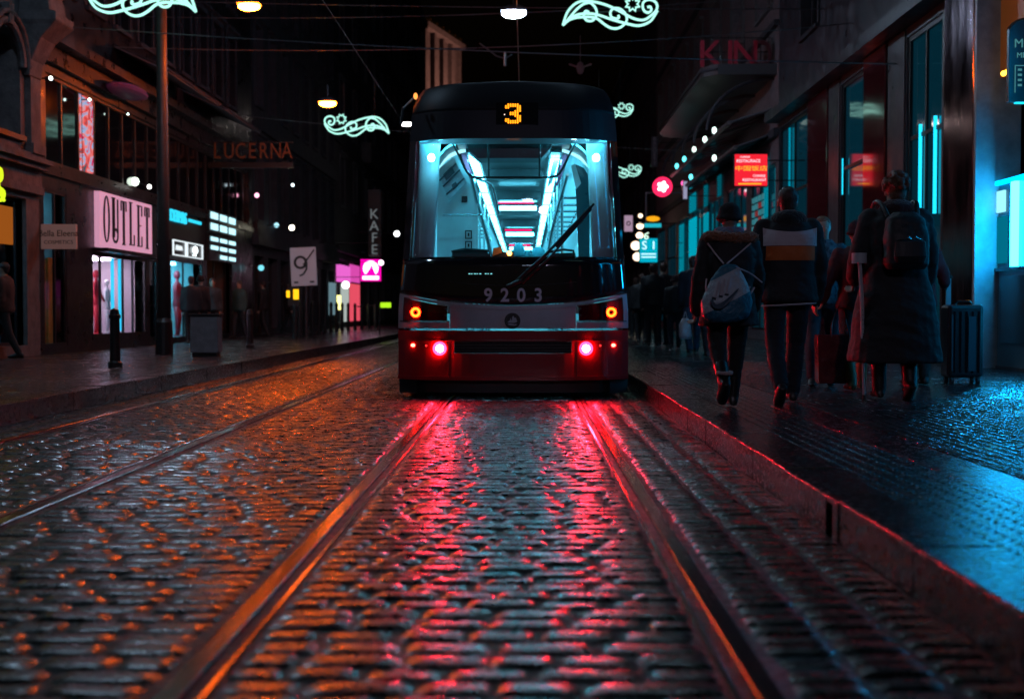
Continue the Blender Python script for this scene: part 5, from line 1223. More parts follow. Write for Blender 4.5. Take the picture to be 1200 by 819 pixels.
span(250, 2, 330, 3, 26.9, 'span wire carrying the left orange lamp', .05)
# frame of the contact wire beside the lamp
m = MB(); a = at(593, 30, 24.5); b = at(592, 74, 24.5); c = at(565, 51, 24.5)
m.tube([at(562, 51, 24.5), at(582, 66, 24.5), at(592, 69, 24.5), at(600, 64, 24.5)], .015, 6); m.cyl(at(592, 62, 24.5), at(592, 78, 24.5), .03); tag(m.build('wire_hanger', M_wire, loc=a), 'wire hanger arm above the middle of the tram roof', 'hanger')
m = MB(); q = at(680, 80, 40); m.tube([q + Vector((-.35, 0, .12)), q, q + Vector((.35, 0, .12))], .03, 6); m.ell(q, (.12, .12, .2), 8, 6); m.cyl(q, q + Vector((0, 0, 1.)), .01, n=5); tag(m.build('wire_insulator', mat('insulator_brown', (.25, .12, .14), .4), loc=q), 'reddish wire insulator right above the tram roof', 'insulator')

G_sw = glow('swirl_tube_green', (.42, .92, .78), 1.35)
def swirl(px, py, Y, wpx, mirror, label, tilt=0, g=G_sw):
    c = at(px, py, Y); W = wpx * Y / F; k = W / 1000. * (-1 if mirror else 1); kk = W / 1000.
    T = lambda pts: [c + Vector(((x - 600) * k, 0, -(y - 150) * kk)) for x, y in pts]
    s = empty('light_decoration', c, label, 'light decoration', 'swirling neon street decorations')
    r = max(.017, 4.6 * kk * 3)
    curves = {'outer_tube': [[(105, 270), (150, 140), (230, 50), (330, 15), (450, 30), (560, 60), (640, 95), (730, 140), (820, 190), (900, 215), (970, 210), (1040, 160), (1085, 110), (1090, 60), (1060, 20), (1000, 5), (950, 30), (940, 80), (960, 125), (1000, 140), (1030, 115), (1020, 80), (990, 85)], [(115, 262), (180, 185), (250, 105), (330, 45), (420, 32)]],
              'lower_tube': [[(105, 270), (170, 215), (250, 190), (330, 185), (400, 185), (470, 205), (540, 260), (600, 295), (660, 305), (720, 285), (765, 240), (775, 190), (750, 140), (700, 100), (640, 95), (605, 130), (610, 180), (650, 200), (690, 195), (685, 165)]],
              'middle_tube': [[(180, 195), (280, 155), (400, 150), (500, 170), (600, 205), (720, 240), (800, 260), (880, 275), (950, 265), (1020, 230), (1060, 180), (1095, 120)]],
              'curl_tube': [[(395, 35), (440, 80), (460, 140), (440, 200), (400, 225), (350, 215), (325, 170), (340, 125), (370, 130), (375, 150)]]}
    for nme, cs in curves.items():
        m = MB()
        for cc in cs: m.tube(cat_rom(T(cc), 5), r, 6)
        m.build(nme, g, s)
    st = [(835 + (78 if i % 2 else 48) * math.cos(i * math.pi / 8), 50 + (78 if i % 2 else 48) * math.sin(i * math.pi / 8)) for i in range(16)]
    m = MB(); m.tube(T(st), r * .9, 6, closed=True); m.build('star', g, s)
    m = MB(); z1 = c + Vector((0, .05, .0)); m.cyl(T([(150, 140)])[0] + Vector((0, .04, 0)), T([(1085, 110)])[0] + Vector((0, .04, 0)), .015, n=6)
    for xx in (330, 800): p = T([(xx, 60)])[0] + Vector((0, .04, 0)); m.cyl(p, p + Vector((0, 0, 1.1)), .006, n=5)
    m.build('carrier', M_black, s)
swirl(715, 16.5, 23, 111, False, 'pale green neon swirl hanging at the top right of the tram')
swirl(418, 147.5, 33, 76, True, 'pale green neon swirl hanging just left of the tram roof')
swirl(166, -1, 21, 128, True, 'pale green neon swirl cut by the top edge on the left')
swirl(716, 130, 38, 52, False, 'small neon swirl half hidden behind the tram roof on the right')
swirl(729, 201, 54, 45, False, 'smallest neon swirl half hidden behind the tram window edge')
swirl(0, 0, 1, 1, False, 'x') if False else None
def swirl_at(P, wid, mir, label): 
    q = Vector(P); global at; _a = at
    at = lambda px, py, Y: q
    swirl(0, 0, 15, wid, mir, label); at = _a
swirl_at((-6.0, 11, 6.4), 190, True, 'neon swirl above the frame over the left pavement')
swirl_at((2.2, 11.5, 6.9), 190, False, 'neon swirl above the frame over the tram stop')

# floodlight on the far pinkish house
ld = bpy.data.lights.new('flood_lamp', 'SPOT'); ld.energy = 9000; ld.color = (1, .42, .28); ld.spot_size = R(75); ld.spot_blend = .7; ld.shadow_soft_size = .3
lo = bpy.data.objects.new('flood_lamp', ld); COL.objects.link(lo); lo.location = (fl_pos.x, fl_pos.y, 14)
tgt = Vector((A.x + 2, A.y + 4, 22)) - lo.location; lo.rotation_euler = tgt.to_track_quat('-Z', 'Y').to_euler(); tag(lo, 'floodlight lighting the far pinkish house', 'floodlight')

# added unseen floodlight behind the camera, brightens the tram rear and the walkers
fx, fy, fz = 1.0, -4.0, 6.2
s = empty('fill_floodlight', (fx, fy, fz), 'added unseen floodlight behind the camera that lights the tram and walkers', 'floodlight')
m = MB(); m.box(fx - .25, fx + .25, fy - .2, fy - .02, fz - .15, fz + .15); m.cyl((fx, fy - .1, fz + .15), (fx, fy - .1, fz + .6), .03); m.build('housing', M_black, s)
ld = bpy.data.lights.new('lamp', 'SPOT'); ld.energy = SPOT_E; ld.color = (.86, .72, 1.); ld.spot_size = R(34); ld.spot_blend = .6; ld.shadow_soft_size = .15
lo = bpy.data.objects.new('lamp', ld); COL.objects.link(lo); lo.parent = s; lo.location = (0, .05, 0)
lo.rotation_euler = (Vector((.2, 13.3, 1.3)) - Vector((fx, fy, fz))).to_track_quat('-Z', 'Y').to_euler()
# ------------------------------------------------------------ people
def voxel(m, vox, smooth_n=2, wrinkle=0., wsc=9., seed=0.):
    me = bpy.data.meshes.new('tmp'); me.from_pydata([tuple(v) for v in m.v], [], m.f)
    bm = bmesh.new(); bm.from_mesh(me); bmesh.ops.recalc_face_normals(bm, faces=bm.faces); bm.to_mesh(me); bm.free()
    ob = bpy.data.objects.new('tmp', me); COL.objects.link(ob)
    md = ob.modifiers.new('r', 'REMESH'); md.mode = 'VOXEL'; md.voxel_size = vox; md.use_smooth_shade = True
    if smooth_n: s = ob.modifiers.new('s', 'SMOOTH'); s.iterations = smooth_n; s.factor = .6
    out = bpy.data.meshes.new_from_object(ob.evaluated_get(bpy.context.evaluated_depsgraph_get()))
    bpy.data.objects.remove(ob); bpy.data.meshes.remove(me)
    if wrinkle:
        nm = [v.normal.copy() for v in out.vertices]
        for v, n in zip(out.vertices, nm):
            p = v.co * wsc; q = Vector((p.x, p.y, p.z * 1.9 + .8 * math.sin(p.x * .7 + seed)))
            d = noise.noise(q + Vector((seed, 0, 0))) + .45 * noise.noise(q * 2.3)
            v.co += n * d * wrinkle
    out.polygons.foreach_set('use_smooth', [True] * len(out.polygons))
    return out
def meshobj(name, me, mt, parent):
    me.name = name; me.materials.clear(); me.materials.append(mt)
    o = bpy.data.objects.new(name, me); COL.objects.link(o); o.parent = parent; return o
def oval_loft(m, rows, n=20, power=2.4):
    # rows: (cx, cy, z, rx, ry); superellipse cross sections
    rings = []
    for cx, cy, z, rx, ry in rows:
        rg = []
        for k in range(n):
            a = 2 * math.pi * k / n; c, s = math.cos(a), math.sin(a)
            rg.append(Vector((cx + rx * math.copysign(abs(c) ** (2 / power), c), cy + ry * math.copysign(abs(s) ** (2 / power), s), z)))
        rings.append(rg)
    m.loft(rings)
def limb(m, pts, rs, n=12):
    P = cat_rom(pts, 4); k = len(P); out = []
    for i in range(k):
        t = i / (k - 1) * (len(rs) - 1); j = min(int(t), len(rs) - 2); out.append(rs[j] + (rs[j + 1] - rs[j]) * (t - j))
    m.tube(P, out, n)
    m.ell(P[0], out[0] * .99, 12, 8); m.ell(P[-1], out[-1] * .99, 12, 8)

SKINM = lambda c: mat('skin_%d' % int(c * 100), (.42 * c, .27 * c, .2 * c), .5, noise_amt=.1, bump=.05)
def hand(m, w, d, side, curl=.5, k=1.):
    # palm and five fingers; w wrist, d pointing direction, side = direction of the thumb
    w = Vector(w); d = Vector(d).normalized(); t = Vector(side); t = (t - d * t.dot(d)).normalized(); nrm = d.cross(t)
    if nrm.y < 0: nrm = -nrm          # fingers curl forwards
    for a in range(4):
        off = t * (.028 - .019 * a) * k
        m.tube([w, w + d * .04 * k + off * .8, w + d * .09 * k + off], [.017 * k, .014 * k, .0125 * k], 10)
    for a, L_ in enumerate((.070, .080, .074, .058)):
        b = w + d * .088 * k + t * (.029 - .0195 * a) * k; p = [b]; dr = d.copy(); ang = curl * .55
        for f_ in (.45, .32, .25):
            dr = (dr * math.cos(ang) + nrm * math.sin(ang)).normalized(); p.append(p[-1] + dr * L_ * f_ * k); nrm2 = nrm
        m.tube(p, [.0095 * k, .0092 * k, .0085 * k, .0065 * k], 8); m.ell(p[-1], .0066 * k, 8, 6)
    b = w + d * .025 * k + t * .025 * k; p1 = b + (d * .5 + t * .75 + nrm * .25).normalized() * .038 * k; p2 = p1 + (d * .85 + t * .2 + nrm * .45).normalized() * .03 * k; p3 = p2 + (d * .9 + nrm * .5).normalized() * .024 * k
    m.tube([b, p1, p2, p3], [.015 * k, .012 * k, .0105 * k, .008 * k], 8); m.ell(p3, .008 * k, 8, 6)

def person(label, loc, H=1.75, face=0., coat=(.02, .02, .025), legs=(.02, .02, .03), skin=.8, hair=(.03, .02, .015), hat=None, bulk=1., step=.0, lift=0., arms=((.0, .05), (.0, .05)),
           coat_len=.48, vox=.022, shoe=(.015, .015, .015), lean_=.0, group=None, hairstyle='short', hood=None, flare=1., head_turn=0., grip=None, boots=False, hands=True, coatmat=None, sway=0.):
    """arms: per side (left,right): (forward swing, sideways) or list of explicit points [elbow, wrist]. local frame: faces +Y"""
    root = empty('person', loc, label, 'person', group, rz=face); h = H
    hipz, kneez, ankz, shz, neckz, hdz = .52 * h, .285 * h, .05 * h, .815 * h, .86 * h, .93 * h
    fwd = lean_; sk = SKINM(skin)
    hx = .085 * h / 1.0 * .62
    J = {}
    for s, key in ((-1, 'L'), (1, 'R')):
        st = step * s                         # right foot forward when step>0
        foot_y = st * .5; lf = lift if (st < 0) else 0
        hip = Vector((s * hx + sway, 0, hipz)); ank = Vector((s * hx * .95, foot_y, ankz + lf))
        kn = (hip + ank) / 2 + Vector((s * .012, .04 + (.05 if lf else 0), .02)); kn.z = kneez + lf * .35
        J[key] = (hip, kn, ank)
    shw = .100 * h * (1 + (bulk - 1) * .3)
    A = {}
    for s, key, ar in ((-1, 'L', arms[0]), (1, 'R', arms[1])):
        sh = Vector((s * shw + sway, fwd * .9, shz - .01 * h))
        if isinstance(ar[0], (tuple, list, Vector)): el, wr = Vector(ar[0]), Vector(ar[1])
        else:
            sw, si = ar; el = sh + Vector((s * (.012 + si * .22) * h, sw * .12 - .02, -.175 * h)); wr = el + Vector((s * si * .05, sw * .2 + .07, -.15 * h))
        A[key] = (sh, el, wr)
    # ---- body (one continuous surface)
    m = MB(); b = .95
    oval_loft(m, [(sway, 0, hipz - .03 * h, .085 * h, .062 * h), (sway, .0, hipz + .03 * h, .092 * h, .065 * h), (sway, fwd * .4, .62 * h, .078 * h, .058 * h), (sway, fwd * .7, .72 * h, .095 * h, .066 * h), (sway, fwd * .9, .79 * h, .10 * h, .06 * h), (sway, fwd, .835 * h, .055 * h, .045 * h)])
    limb(m, [Vector((sway, fwd, .82 * h)), Vector((sway, fwd + .01, .87 * h)), Vector((sway, fwd + .015, .90 * h))], [.036 * h, .033 * h, .033 * h])
    for key in 'LR':
        hip, kn, ank = J[key]; limb(m, [hip, kn, ank], [.05 * h, .033 * h, .022 * h]); limb(m, [ank, ank + Vector((0, .04, -.03)), ank + Vector((0, .13, -.045))], [.024 * h, .022 * h, .016 * h])
        sh, el, wr = A[key]; limb(m, [sh, el, wr], [.031 * h, .024 * h, .016 * h])
    Q = Matrix.Rotation(head_turn, 3, 'Z'); hc = Vector((sway, fwd + .02, hdz))
    kf = h / 1.75
    def hp(x, y, z): return hc + Q @ (Vector((x, y, z)) * kf)
    m.ell(hp(0, -.012, .022), (.074 * kf, .092 * kf, .092 * kf), 18, 12, Q); m.ell(hp(0, .028, -.045), (.054 * kf, .058 * kf, .068 * kf), 14, 10, Q)
    m.ell(hp(0, .062, -.092), (.022 * kf, .018 * kf, .016 * kf), 10, 8); m.ell(hp(0, .088, -.022), (.012 * kf, .020 * kf, .013 * kf), 8, 6, Q); m.tube([hp(0, .078, .02), hp(0, .094, -.018)], [.007 * kf, .011 * kf], 8)
    m.tube([hp(-.035, .074, .028), hp(0, .084, .03), hp(.035, .074, .028)], .009 * kf, 8); m.tube([hp(-.022, .078, -.058), hp(0, .084, -.056), hp(.022, .078, -.058)], .007 * kf, 8)
    for s in (-1, 1): m.ell(hp(s * .076, -.004, -.008), (.010 * kf, .020 * kf, .032 * kf), 8, 8, Q)
    if hands:
        for s, key in ((-1, 'L'), (1, 'R')):
            sh, el, wr = A[key]; d = (wr - el); th = Vector((-s * .3, 1, 0))
            hand(m, wr, d, th, curl=1.7 if grip and key in grip else .6, k=kf)
    meshobj('body', voxel(m, .008 if (vox < .016 and hands) else vox, 1), sk, root)
    if vox < .02:
        m = MB()
        for s in (-1, 1): m.ell(hp(s * .03, .074, .008), (.011 * kf, .008 * kf, .007 * kf), 8, 6)
        me = m.build('eyes', mat('eye_white', (.5, .5, .5), .2), root, local=True)
    # ---- trousers
    m = MB()
    oval_loft(m, [(sway, 0, hipz - .06 * h, .088 * h, .066 * h), (sway, 0, hipz + .02 * h, .100 * h, .073 * h), (sway, 0, hipz + .07 * h, .095 * h, .07 * h)])
    for key in 'LR':
        hip, kn, ank = J[key]; dn = (ank - kn).normalized()
        limb(m, [hip, kn, ank - dn * .02], [.060 * h, .044 * h, (.036 if not boots else .028) * h])
    meshobj('trousers', voxel(m, max(.012, vox * .8), 2, .006, 11, H * 7), mat('cloth_legs_%d_%d_%d' % tuple(int(c * 255) for c in legs), legs, .8, noise_amt=.2, bump=.5, bscale=25, bdist=.01), root)
    # ---- shoes
    for key in 'LR':
        hip, kn, ank = J[key]; lf = ank.z - ankz; m = MB(); ty = -.7 * (1 if lf > .02 else 0)
        Rt = Matrix.Rotation(ty, 3, 'X')
        def fp(x, y, z): return ank + Rt @ Vector((x, y, z))
        zb = -ankz + .012
        for a, (y, w_, hh) in enumerate(((-.055, .038, .07), (-.02, .042, .085), (.04, .045, .07), (.10, .048, .045), (.16, .042, .032), (.19, .03, .02))): pass
        rr = [[fp(w_ * math.cos(t * math.pi / 8) , y, zb + hh * .5 + hh * .5 * math.sin(t * math.pi / 8)) for t in range(16)] for y, w_, hh in ((-.07, .025, .05), (-.055, .038, .085), (-.02, .043, .11), (.03, .044, .10), (.09, .048, .07), (.15, .044, .05), (.185, .028, .03))]
        m.loft(rr)
        if boots: limb(m, [ank + Vector((0, -.01, .0)), ank + (kn - ank) * .45], [.032 * h, .036 * h])
        meshobj('shoe', voxel(m, .012, 1), mat('shoe_%d_%d' % (int(shoe[0] * 255), int(shoe[1] * 255)), shoe, .4), root)
    # ---- coat with sleeves
    B = bulk; z0 = coat_len * h
    m = MB(); rows = []
    def rr_(z):
        t = z / h
        P = [(0.0, .150 * flare, .115 * flare), (.40, .118 * flare, .09 * flare), (.50, .108 * (1 + (flare - 1) * .6), .084), (.62, .092, .076), (.72, .104, .083), (.79, .106, .076), (.83, .075, .060), (.86, .05, .05)]
        for (a, x, y), (b_, x2, y2) in zip(P, P[1:]):
            if t <= b_: k = (t - a) / (b_ - a); return (x + (x2 - x) * k, y + (y2 - y) * k)
        return (.05, .05)
    zs = [z0, z0 + .03] + [z0 + (.86 * h - z0) * (i / 9) for i in range(1, 10)]
    for z in zs:
        x, y = rr_(z); f_ = fwd * max(0, (z - hipz) / (shz - hipz)); rows.append((sway, f_, z, x * h * B, y * h * B))
    oval_loft(m, rows, 24)
    for key in 'LR':
        sh, el, wr = A[key]; d = (wr - el).normalized(); limb(m, [sh, el, wr - d * .01], [.040 * h * B, .034 * h * B, .027 * h * B])
    cm = coatmat or mat('cloth_coat_%d_%d_%d' % tuple(int(c * 255) for c in coat), coat, .75, noise_amt=.25, bump=.5, bscale=22, bdist=.012)
    ct = meshobj('coat', voxel(m, max(vox, .014), 3, .010, 7, H * 3), cm, root)
    if hood:
        m = MB(); m.ell(Vector((sway, fwd - .045, .845 * h)), (.10 * h * .85, .06 * h, .05 * h), 16, 10)
        m.tube([Vector((sway + .085 * math.cos(t * math.pi / 10), fwd + .02 - .085 * math.sin(t * math.pi / 10), .862 * h)) for t in range(11)], .036, 10)
        meshobj('hood', voxel(m, .014, 2, .006, 12, 2), mat('hood_%d_%d' % (int(hood[0] * 255), int(hood[1] * 255)), hood, .9, noise_amt=.3, bump=.8, bscale=60, bdist=.02, sheen=.3), ct)
    # ---- hair / hat
    if hat:
        m = MB(); m.ell(hp(0, -.015, .05), (.094 * kf, .108 * kf, .098 * kf), 18, 12, Q)
        m.tube([hp(.092 * math.cos(t * math.pi / 10), -.012 + .104 * math.sin(t * math.pi / 10), .008) for t in range(20)], .022 * kf, 8, closed=True)
        meshobj('beanie', voxel(m, .012, 1, .003, 30, 1), mat('knit_%d_%d' % (int(hat[0] * 255), int(hat[1] * 255)), hat, .95, bump=1, bscale=90, bdist=.01), root)
    if hairstyle == 'short' and not hat or hairstyle == 'curly':
        m = MB(); m.ell(hp(0, -.024, .034), (.083 * kf, .096 * kf, .092 * kf), 18, 12, Q); m.ell(hp(0, -.055, -.025), (.066 * kf, .05 * kf, .065 * kf), 12, 8, Q)
        if hairstyle == 'curly':
            rc = random.Random(4)
            for _ in range(90):
                a, e = rc.uniform(0, 2 * math.pi), rc.uniform(-.35, 1.5)
                p = hp(.092 * math.cos(a) * math.cos(e), -.03 + .105 * math.sin(a) * math.cos(e), .045 + .10 * math.sin(e))
                if (Q.inverted() @ (p - hc)).y > .06 * kf and p.z < hc.z + .05: continue
                m.ell(p, rc.uniform(.016, .028), 8, 6)
        meshobj('hair', voxel(m, .009 if hairstyle == 'curly' else .014, 1 if hairstyle != 'curly' else 0, .004, 40, 3), mat('hair_%d_%d' % (int(hair[0] * 255), int(hair[1] * 255)), hair, .5, noise_amt=.4, bump=.8, bscale=90, bdist=.01, stretch=(1, 1, .3)), root)
    if hairstyle == 'long':
        m = MB(); m.ell(hp(0, -.024, .034), (.085 * kf, .097 * kf, .092 * kf), 18, 12, Q); oval_loft(m, [(hc.x, hc.y - .05, hc.z - .2, .07, .03), (hc.x, hc.y - .05, hc.z - .1, .085, .045), (hc.x, hc.y - .04, hc.z + .03, .085, .07)])
        meshobj('hair', voxel(m, .014, 1, .005, 30, 3), mat('hair_%d_%d' % (int(hair[0] * 255), int(hair[1] * 255)), hair, .5, noise_amt=.4, bump=.8, bscale=90, bdist=.01, stretch=(1, 1, .3)), root)
    root['_j'] = 0; del root['_j']
    return root, ct, J, A, hp

def gp(px, py, z): q = onz(px, py, z); return q
# woman with the drawstring bag
q = gp(857, 482, ZR); WX, WY = 1.56, 9.85
wl = (WX, WY, ZR)
W, Wc, J, A, hp = person('person in a black parka with orange fur collar and a beanie, seen from behind', wl, H=1.57, coat=(.012, .012, .016), legs=(.01, .01, .013), hat=(.018, .018, .022), bulk=1.22, step=.5, lift=.13,
    coat_len=.41, vox=.013, arms=((.3, .1), (.6, .12)), hair=(.03, .02, .02), boots=True, shoe=(.014, .012, .012), face=R(2), flare=1.05, grip='LR')
h = 1.57
m = MB(); M_fur = mat('orange_fur', (.34, .10, .025), .95, noise_amt=.5, scale=60, bump=1, bscale=120, bdist=.02, sheen=.5)
m.tube(cat_rom([Vector((-.185, -.02, .835 * h)), Vector((-.15, -.085, .845 * h)), Vector((-.06, -.115, .838 * h)), Vector((.06, -.115, .835 * h)), Vector((.15, -.085, .84 * h)), Vector((.185, -.02, .835 * h))]), .040, 12)
m.ell((-.185, -.02, .835 * h), .04, 10, 8); m.ell((.185, -.02, .835 * h), .04, 10, 8)
meshobj('fur_collar', voxel(m, .009, 0, .014, 55, 3), M_fur, Wc)
m = MB(); m.tube([Vector((.085 * math.cos(t * math.pi / 12), .01 + .08 * math.sin(t * math.pi / 12), .872 * h)) for t in range(24)], .03, 10, closed=True); m.ell((0, -.05, .865 * h), (.085, .05, .035), 12, 8)
meshobj('scarf', voxel(m, .01, 1, .008, 30, 3), mat('scarf_blue_check', (.12, .3, .42), .9, noise_amt=.8, scale=18, bump=.5, col2=(.3, .12, .2)), W)
for key in 'L':
    a = J[key][2]; m = MB(); m.tube([a + Vector((.052 * math.cos(t * math.pi / 8), .0 + .052 * math.sin(t * math.pi / 8), .085)) for t in range(16)], .016, 8, closed=True); meshobj('boot_cuff', voxel(m, .008, 0, .006, 60, 1), mat('cuff_pale', (.4, .3, .3), .9), W)
# drawstring bag
P = lambda px, py, dy=-.0: at(px, py, WY - .235 + dy)
bagc = P(851, 345); bag = empty('drawstring_bag', (bagc.x, bagc.y, P(851, 377).z), 'blue and white drawstring bag on the back of the person in the beanie', 'bag')
m = MB(); rows = []
for py, hw, d_ in ((309, .035, .02), (314, .075, .04), (325, .125, .065), (340, .165, .085), (355, .195, .095), (366, .19, .09), (374, .15, .07), (378, .09, .04)):
    c = P(852.5 - (py - 340) * .07, py); rows.append((c.x, c.y, c.z, hw, d_))
oval_loft(m, rows, 28, 2.2)
bm_ = voxel(m, .012, 2, .008, 12, 4); bm_.transform(Matrix.Translation(-ORG[bag]))
sackm = bpy.data.materials.new('bag_nylon'); sackm.use_nodes = True; nt = sackm.node_tree; pb = nt.nodes['Principled BSDF']; pb.inputs['Roughness'].default_value = .45
tc = nt.nodes.new('ShaderNodeTexCoord'); sp_ = nt.nodes.new('ShaderNodeSeparateXYZ'); nt.links.new(tc.outputs['Object'], sp_.inputs[0])
ma = nt.nodes.new('ShaderNodeMath'); ma.operation = 'MULTIPLY_ADD'; ma.inputs[1].default_value = .55; nt.links.new(sp_.outputs['X'], ma.inputs[0]); nt.links.new(sp_.outputs['Z'], ma.inputs[2])
rp = nt.nodes.new('ShaderNodeValToRGB'); rp.color_ramp.interpolation = 'CONSTANT'; e0 = rp.color_ramp.elements; e0[0].position = 0; e0[0].color = (.02, .13, .22, 1); e0[1].position = .14 ; e0[1].color = (.34, .42, .48, 1); x_ = e0.new(.36); x_.color = (.02, .14, .22, 1)
ms = nt.nodes.new('ShaderNodeMath'); ms.operation = 'SUBTRACT'; ms.inputs[1].default_value = .02; nt.links.new(sp_.outputs['Z'], ms.inputs[0])
dv = nt.nodes.new('ShaderNodeMath'); dv.operation = 'MULTIPLY_ADD'; dv.inputs[1].default_value = -.5; nt.links.new(sp_.outputs['X'], dv.inputs[0]); nt.links.new(sp_.outputs['Z'], dv.inputs[2])
nt.links.new(dv.outputs[0], rp.inputs[0]); nt.links.new(rp.outputs[0], pb.inputs['Base Color']); nz = nt.nodes.new('ShaderNodeTexNoise'); nz.inputs['Scale'].default_value = 18; bb = nt.nodes.new('ShaderNodeBump'); bb.inputs['Strength'].default_value = .5; bb.inputs['Distance'].default_value = .02
nt.links.new(nz.outputs[0], bb.inputs['Height']); nt.links.new(bb.outputs[0], pb.inputs['Normal'])
sack = meshobj('sack', bm_, sackm, bag)
yb_ = WY - .235 - .105
m = MB(); tk = [P(835, 350, -.12), P(838, 356, -.12), P(845, 355, -.12), P(856, 347, -.12), P(866, 338, -.115), P(857, 351, -.12), P(847, 361, -.12), P(838, 361, -.12), P(833, 355, -.12)]
cp_ = cat_rom(tk, 4, closed=True); N_ = len(cp_); m.add([p for p in cp_] + [p + Vector((0, .05, 0)) for p in cp_], [tuple(range(N_)), tuple(range(2 * N_ - 1, N_ - 1, -1))] + [(i, (i + 1) % N_, (i + 1) % N_ + N_, i + N_) for i in range(N_)])
m.build('tick_logo', mat('logo_navy', (.01, .05, .09), .5), sack, local=False) if False else None
def hang(mb, name, mt, par): 
    o = mb.build(name, mt, bag); 
    if par is not bag: o.parent = par
    return o
hang(m, 'tick_logo', mat('logo_navy', (.01, .05, .09), .5), sack)
m = MB()
for (a, b, c, d_) in ((842, 330, 837, 349), (848, 327, 845, 347), (856, 325, 852, 345)):
    m.tube([P(a, b, -.075), P(c, d_, -.115)], .017, 6)
hang(m, 'letter_stripe', mat('logo_pale', (.40, .40, .45), .5), sack)
for k, pts in enumerate(([P(848, 309), P(838, 297, .08), P(829, 285, .10)], [P(852, 309), P(865, 298, .07), P(880, 285, .10)], [P(851, 310), P(867, 315, -.03), P(880, 321, .06), P(893, 331, .14)], [P(829, 352, .05), P(827, 338, .06), P(828, 327, .1)], [P(868, 356, -.02), P(874, 345, .02), P(879, 336, .04)], [P(868, 358, -.02), P(877, 348, .0), P(884, 337, .05)])):
    m = MB(); m.tube(cat_rom(pts), .0062, 6); hang(m, 'cord', mat('cord_pale', (.5, .42, .45), .7), bag)

# man in the striped jacket
mx, my = at(922, 440, 10.4).x, 10.4
Mn, Mc, J, A, hp = person('person in a dark hooded jacket with white and orange bands beside the beanie wearer', (mx, my, ZR), H=1.76, coat=(.010, .012, .018), legs=(.012, .014, .024), bulk=1.27, step=.42, lift=.06, coat_len=.47, vox=.014,
    arms=((.15, .12), (.35, .12)), hair=(.05, .022, .012), hood=(.012, .013, .018), skin=.8, shoe=(.02, .014, .014), grip='L', sway=-.0)
# coloured yoke: white and orange bands hugging the jacket back
def bandmesh(name, z0, z1, xw, mt, par, hw, dep, y0=0., off=.012, curve=0.):
    from mathutils.bvhtree import BVHTree
    cmesh = par.data; bvh = BVHTree.FromPolygons([v.co for v in cmesh.vertices], [tuple(p.vertices) for p in cmesh.polygons]); m = MB()
    def fn(a, b):
        x = -xw + 2 * xw * a; z = z0 + (z1 - z0) * b + curve * b * abs(x / xw) ** 2
        hit = bvh.ray_cast(Vector((x, -1, z)), Vector((0, 1, 0)))[0]
        return Vector((x, (hit.y if hit is not None else -.1) - off, z))
    m.sheet(fn, 24, 4, (0, .05, 0)); return m.build(name, mt, par, local=True, smooth=False)
hM = 1.76
def zloc(px, py, Y, z0=ZR): return at(px, py, Y).z - z0
bandmesh('white_band', zloc(922, 289, my), zloc(922, 273, my), .215, mat('jacket_white', (.5, .47, .52), .7, bump=.3), Mc, .27, .185, .0, .004, .035)
bandmesh('orange_band', zloc(922, 306, my), zloc(922, 289.5, my), .195, mat('jacket_orange', (.55, .13, .025), .7, bump=.3, noise_amt=.2), Mc, .27, .185, .0, .004, .0)
m = MB(); m.tube([Vector((.225 * math.cos(t), .165 * math.sin(t), zloc(922, 357, my) + .012 * math.cos(t))) for t in [math.pi + i * math.pi / 24 for i in range(25)]], .008, 6); m.build('hem_piping', mat('piping_pale', (.45, .45, .5), .5), Mc, local=True)

# big person in a long coat with crutch
bx, by = at(1048, 440, 10.9).x, 10.9
yc = 10.75
cr_top = at(1007, 304, yc); 
elb = Vector((-.31, .03, 1.18)); wrl = Vector((-.29, .20, 1.02))
Bg, Bc, J, A, hp = person('tall person with curly hair in a long black coat, leaning on a crutch', (bx, by, ZR), H=1.90, coat=(.008, .009, .013), legs=(.008, .008, .01), bulk=1.36, step=-.25, lift=.04, coat_len=.17, vox=.015, flare=1.12,
    arms=((tuple(elb), tuple(wrl)), (.5, .14)), hair=(.12, .05, .025), hairstyle='curly', hood=(.03, .008, .014), skin=.8, grip='LR', shoe=(.012, .012, .012), boots=True)
bp_ = empty('backpack', (bx, by - .33, ZR + 1.12), 'black backpack on the tall person with curly hair', 'backpack')
m = MB(); oval_loft(m, [(bx, by - .30, ZR + 1.10, .15, .10), (bx, by - .31, ZR + 1.14, .175, .125), (bx, by - .30, ZR + 1.35, .18, .125), (bx, by - .27, ZR + 1.52, .15, .10), (bx, by - .25, ZR + 1.57, .09, .06)], 28, 3.2)
mm = voxel(m, .013, 2, .005, 14, 2); mm.transform(Matrix.Translation(-ORG[bp_])); pk = meshobj('pack', mm, mat('pack_black', (.007, .008, .011), .55, bump=.4, bscale=60), bp_)
m = MB(); oval_loft(m, [(bx, by - .41, ZR + 1.15, .12, .05), (bx, by - .42, ZR + 1.2, .135, .06), (bx, by - .41, ZR + 1.32, .125, .05), (bx, by - .40, ZR + 1.34, .10, .03)], 20, 3); o = m.build('pocket', MATS['pack_black'], bp_); o.parent = pk
m = MB()
for s in (-1, 1): m.tube(cat_rom([Vector((bx + s * .12, by - .2, ZR + 1.54)), Vector((bx + s * .15, by - .08, ZR + 1.66)), Vector((bx + s * .16, by + .1, ZR + 1.66)), Vector((bx + s * .17, by + .24, ZR + 1.45))]), .02, 8)
m.build('strap', M_blackp, bp_)
m = MB(); m.tube([Vector((bx - .05 + .02 * k, by - .475, ZR + 1.345 + .012 * math.sin(k * 1.9))) for k in range(8)], .005, 5); m.build('zip_pull', M_chrome, bp_)
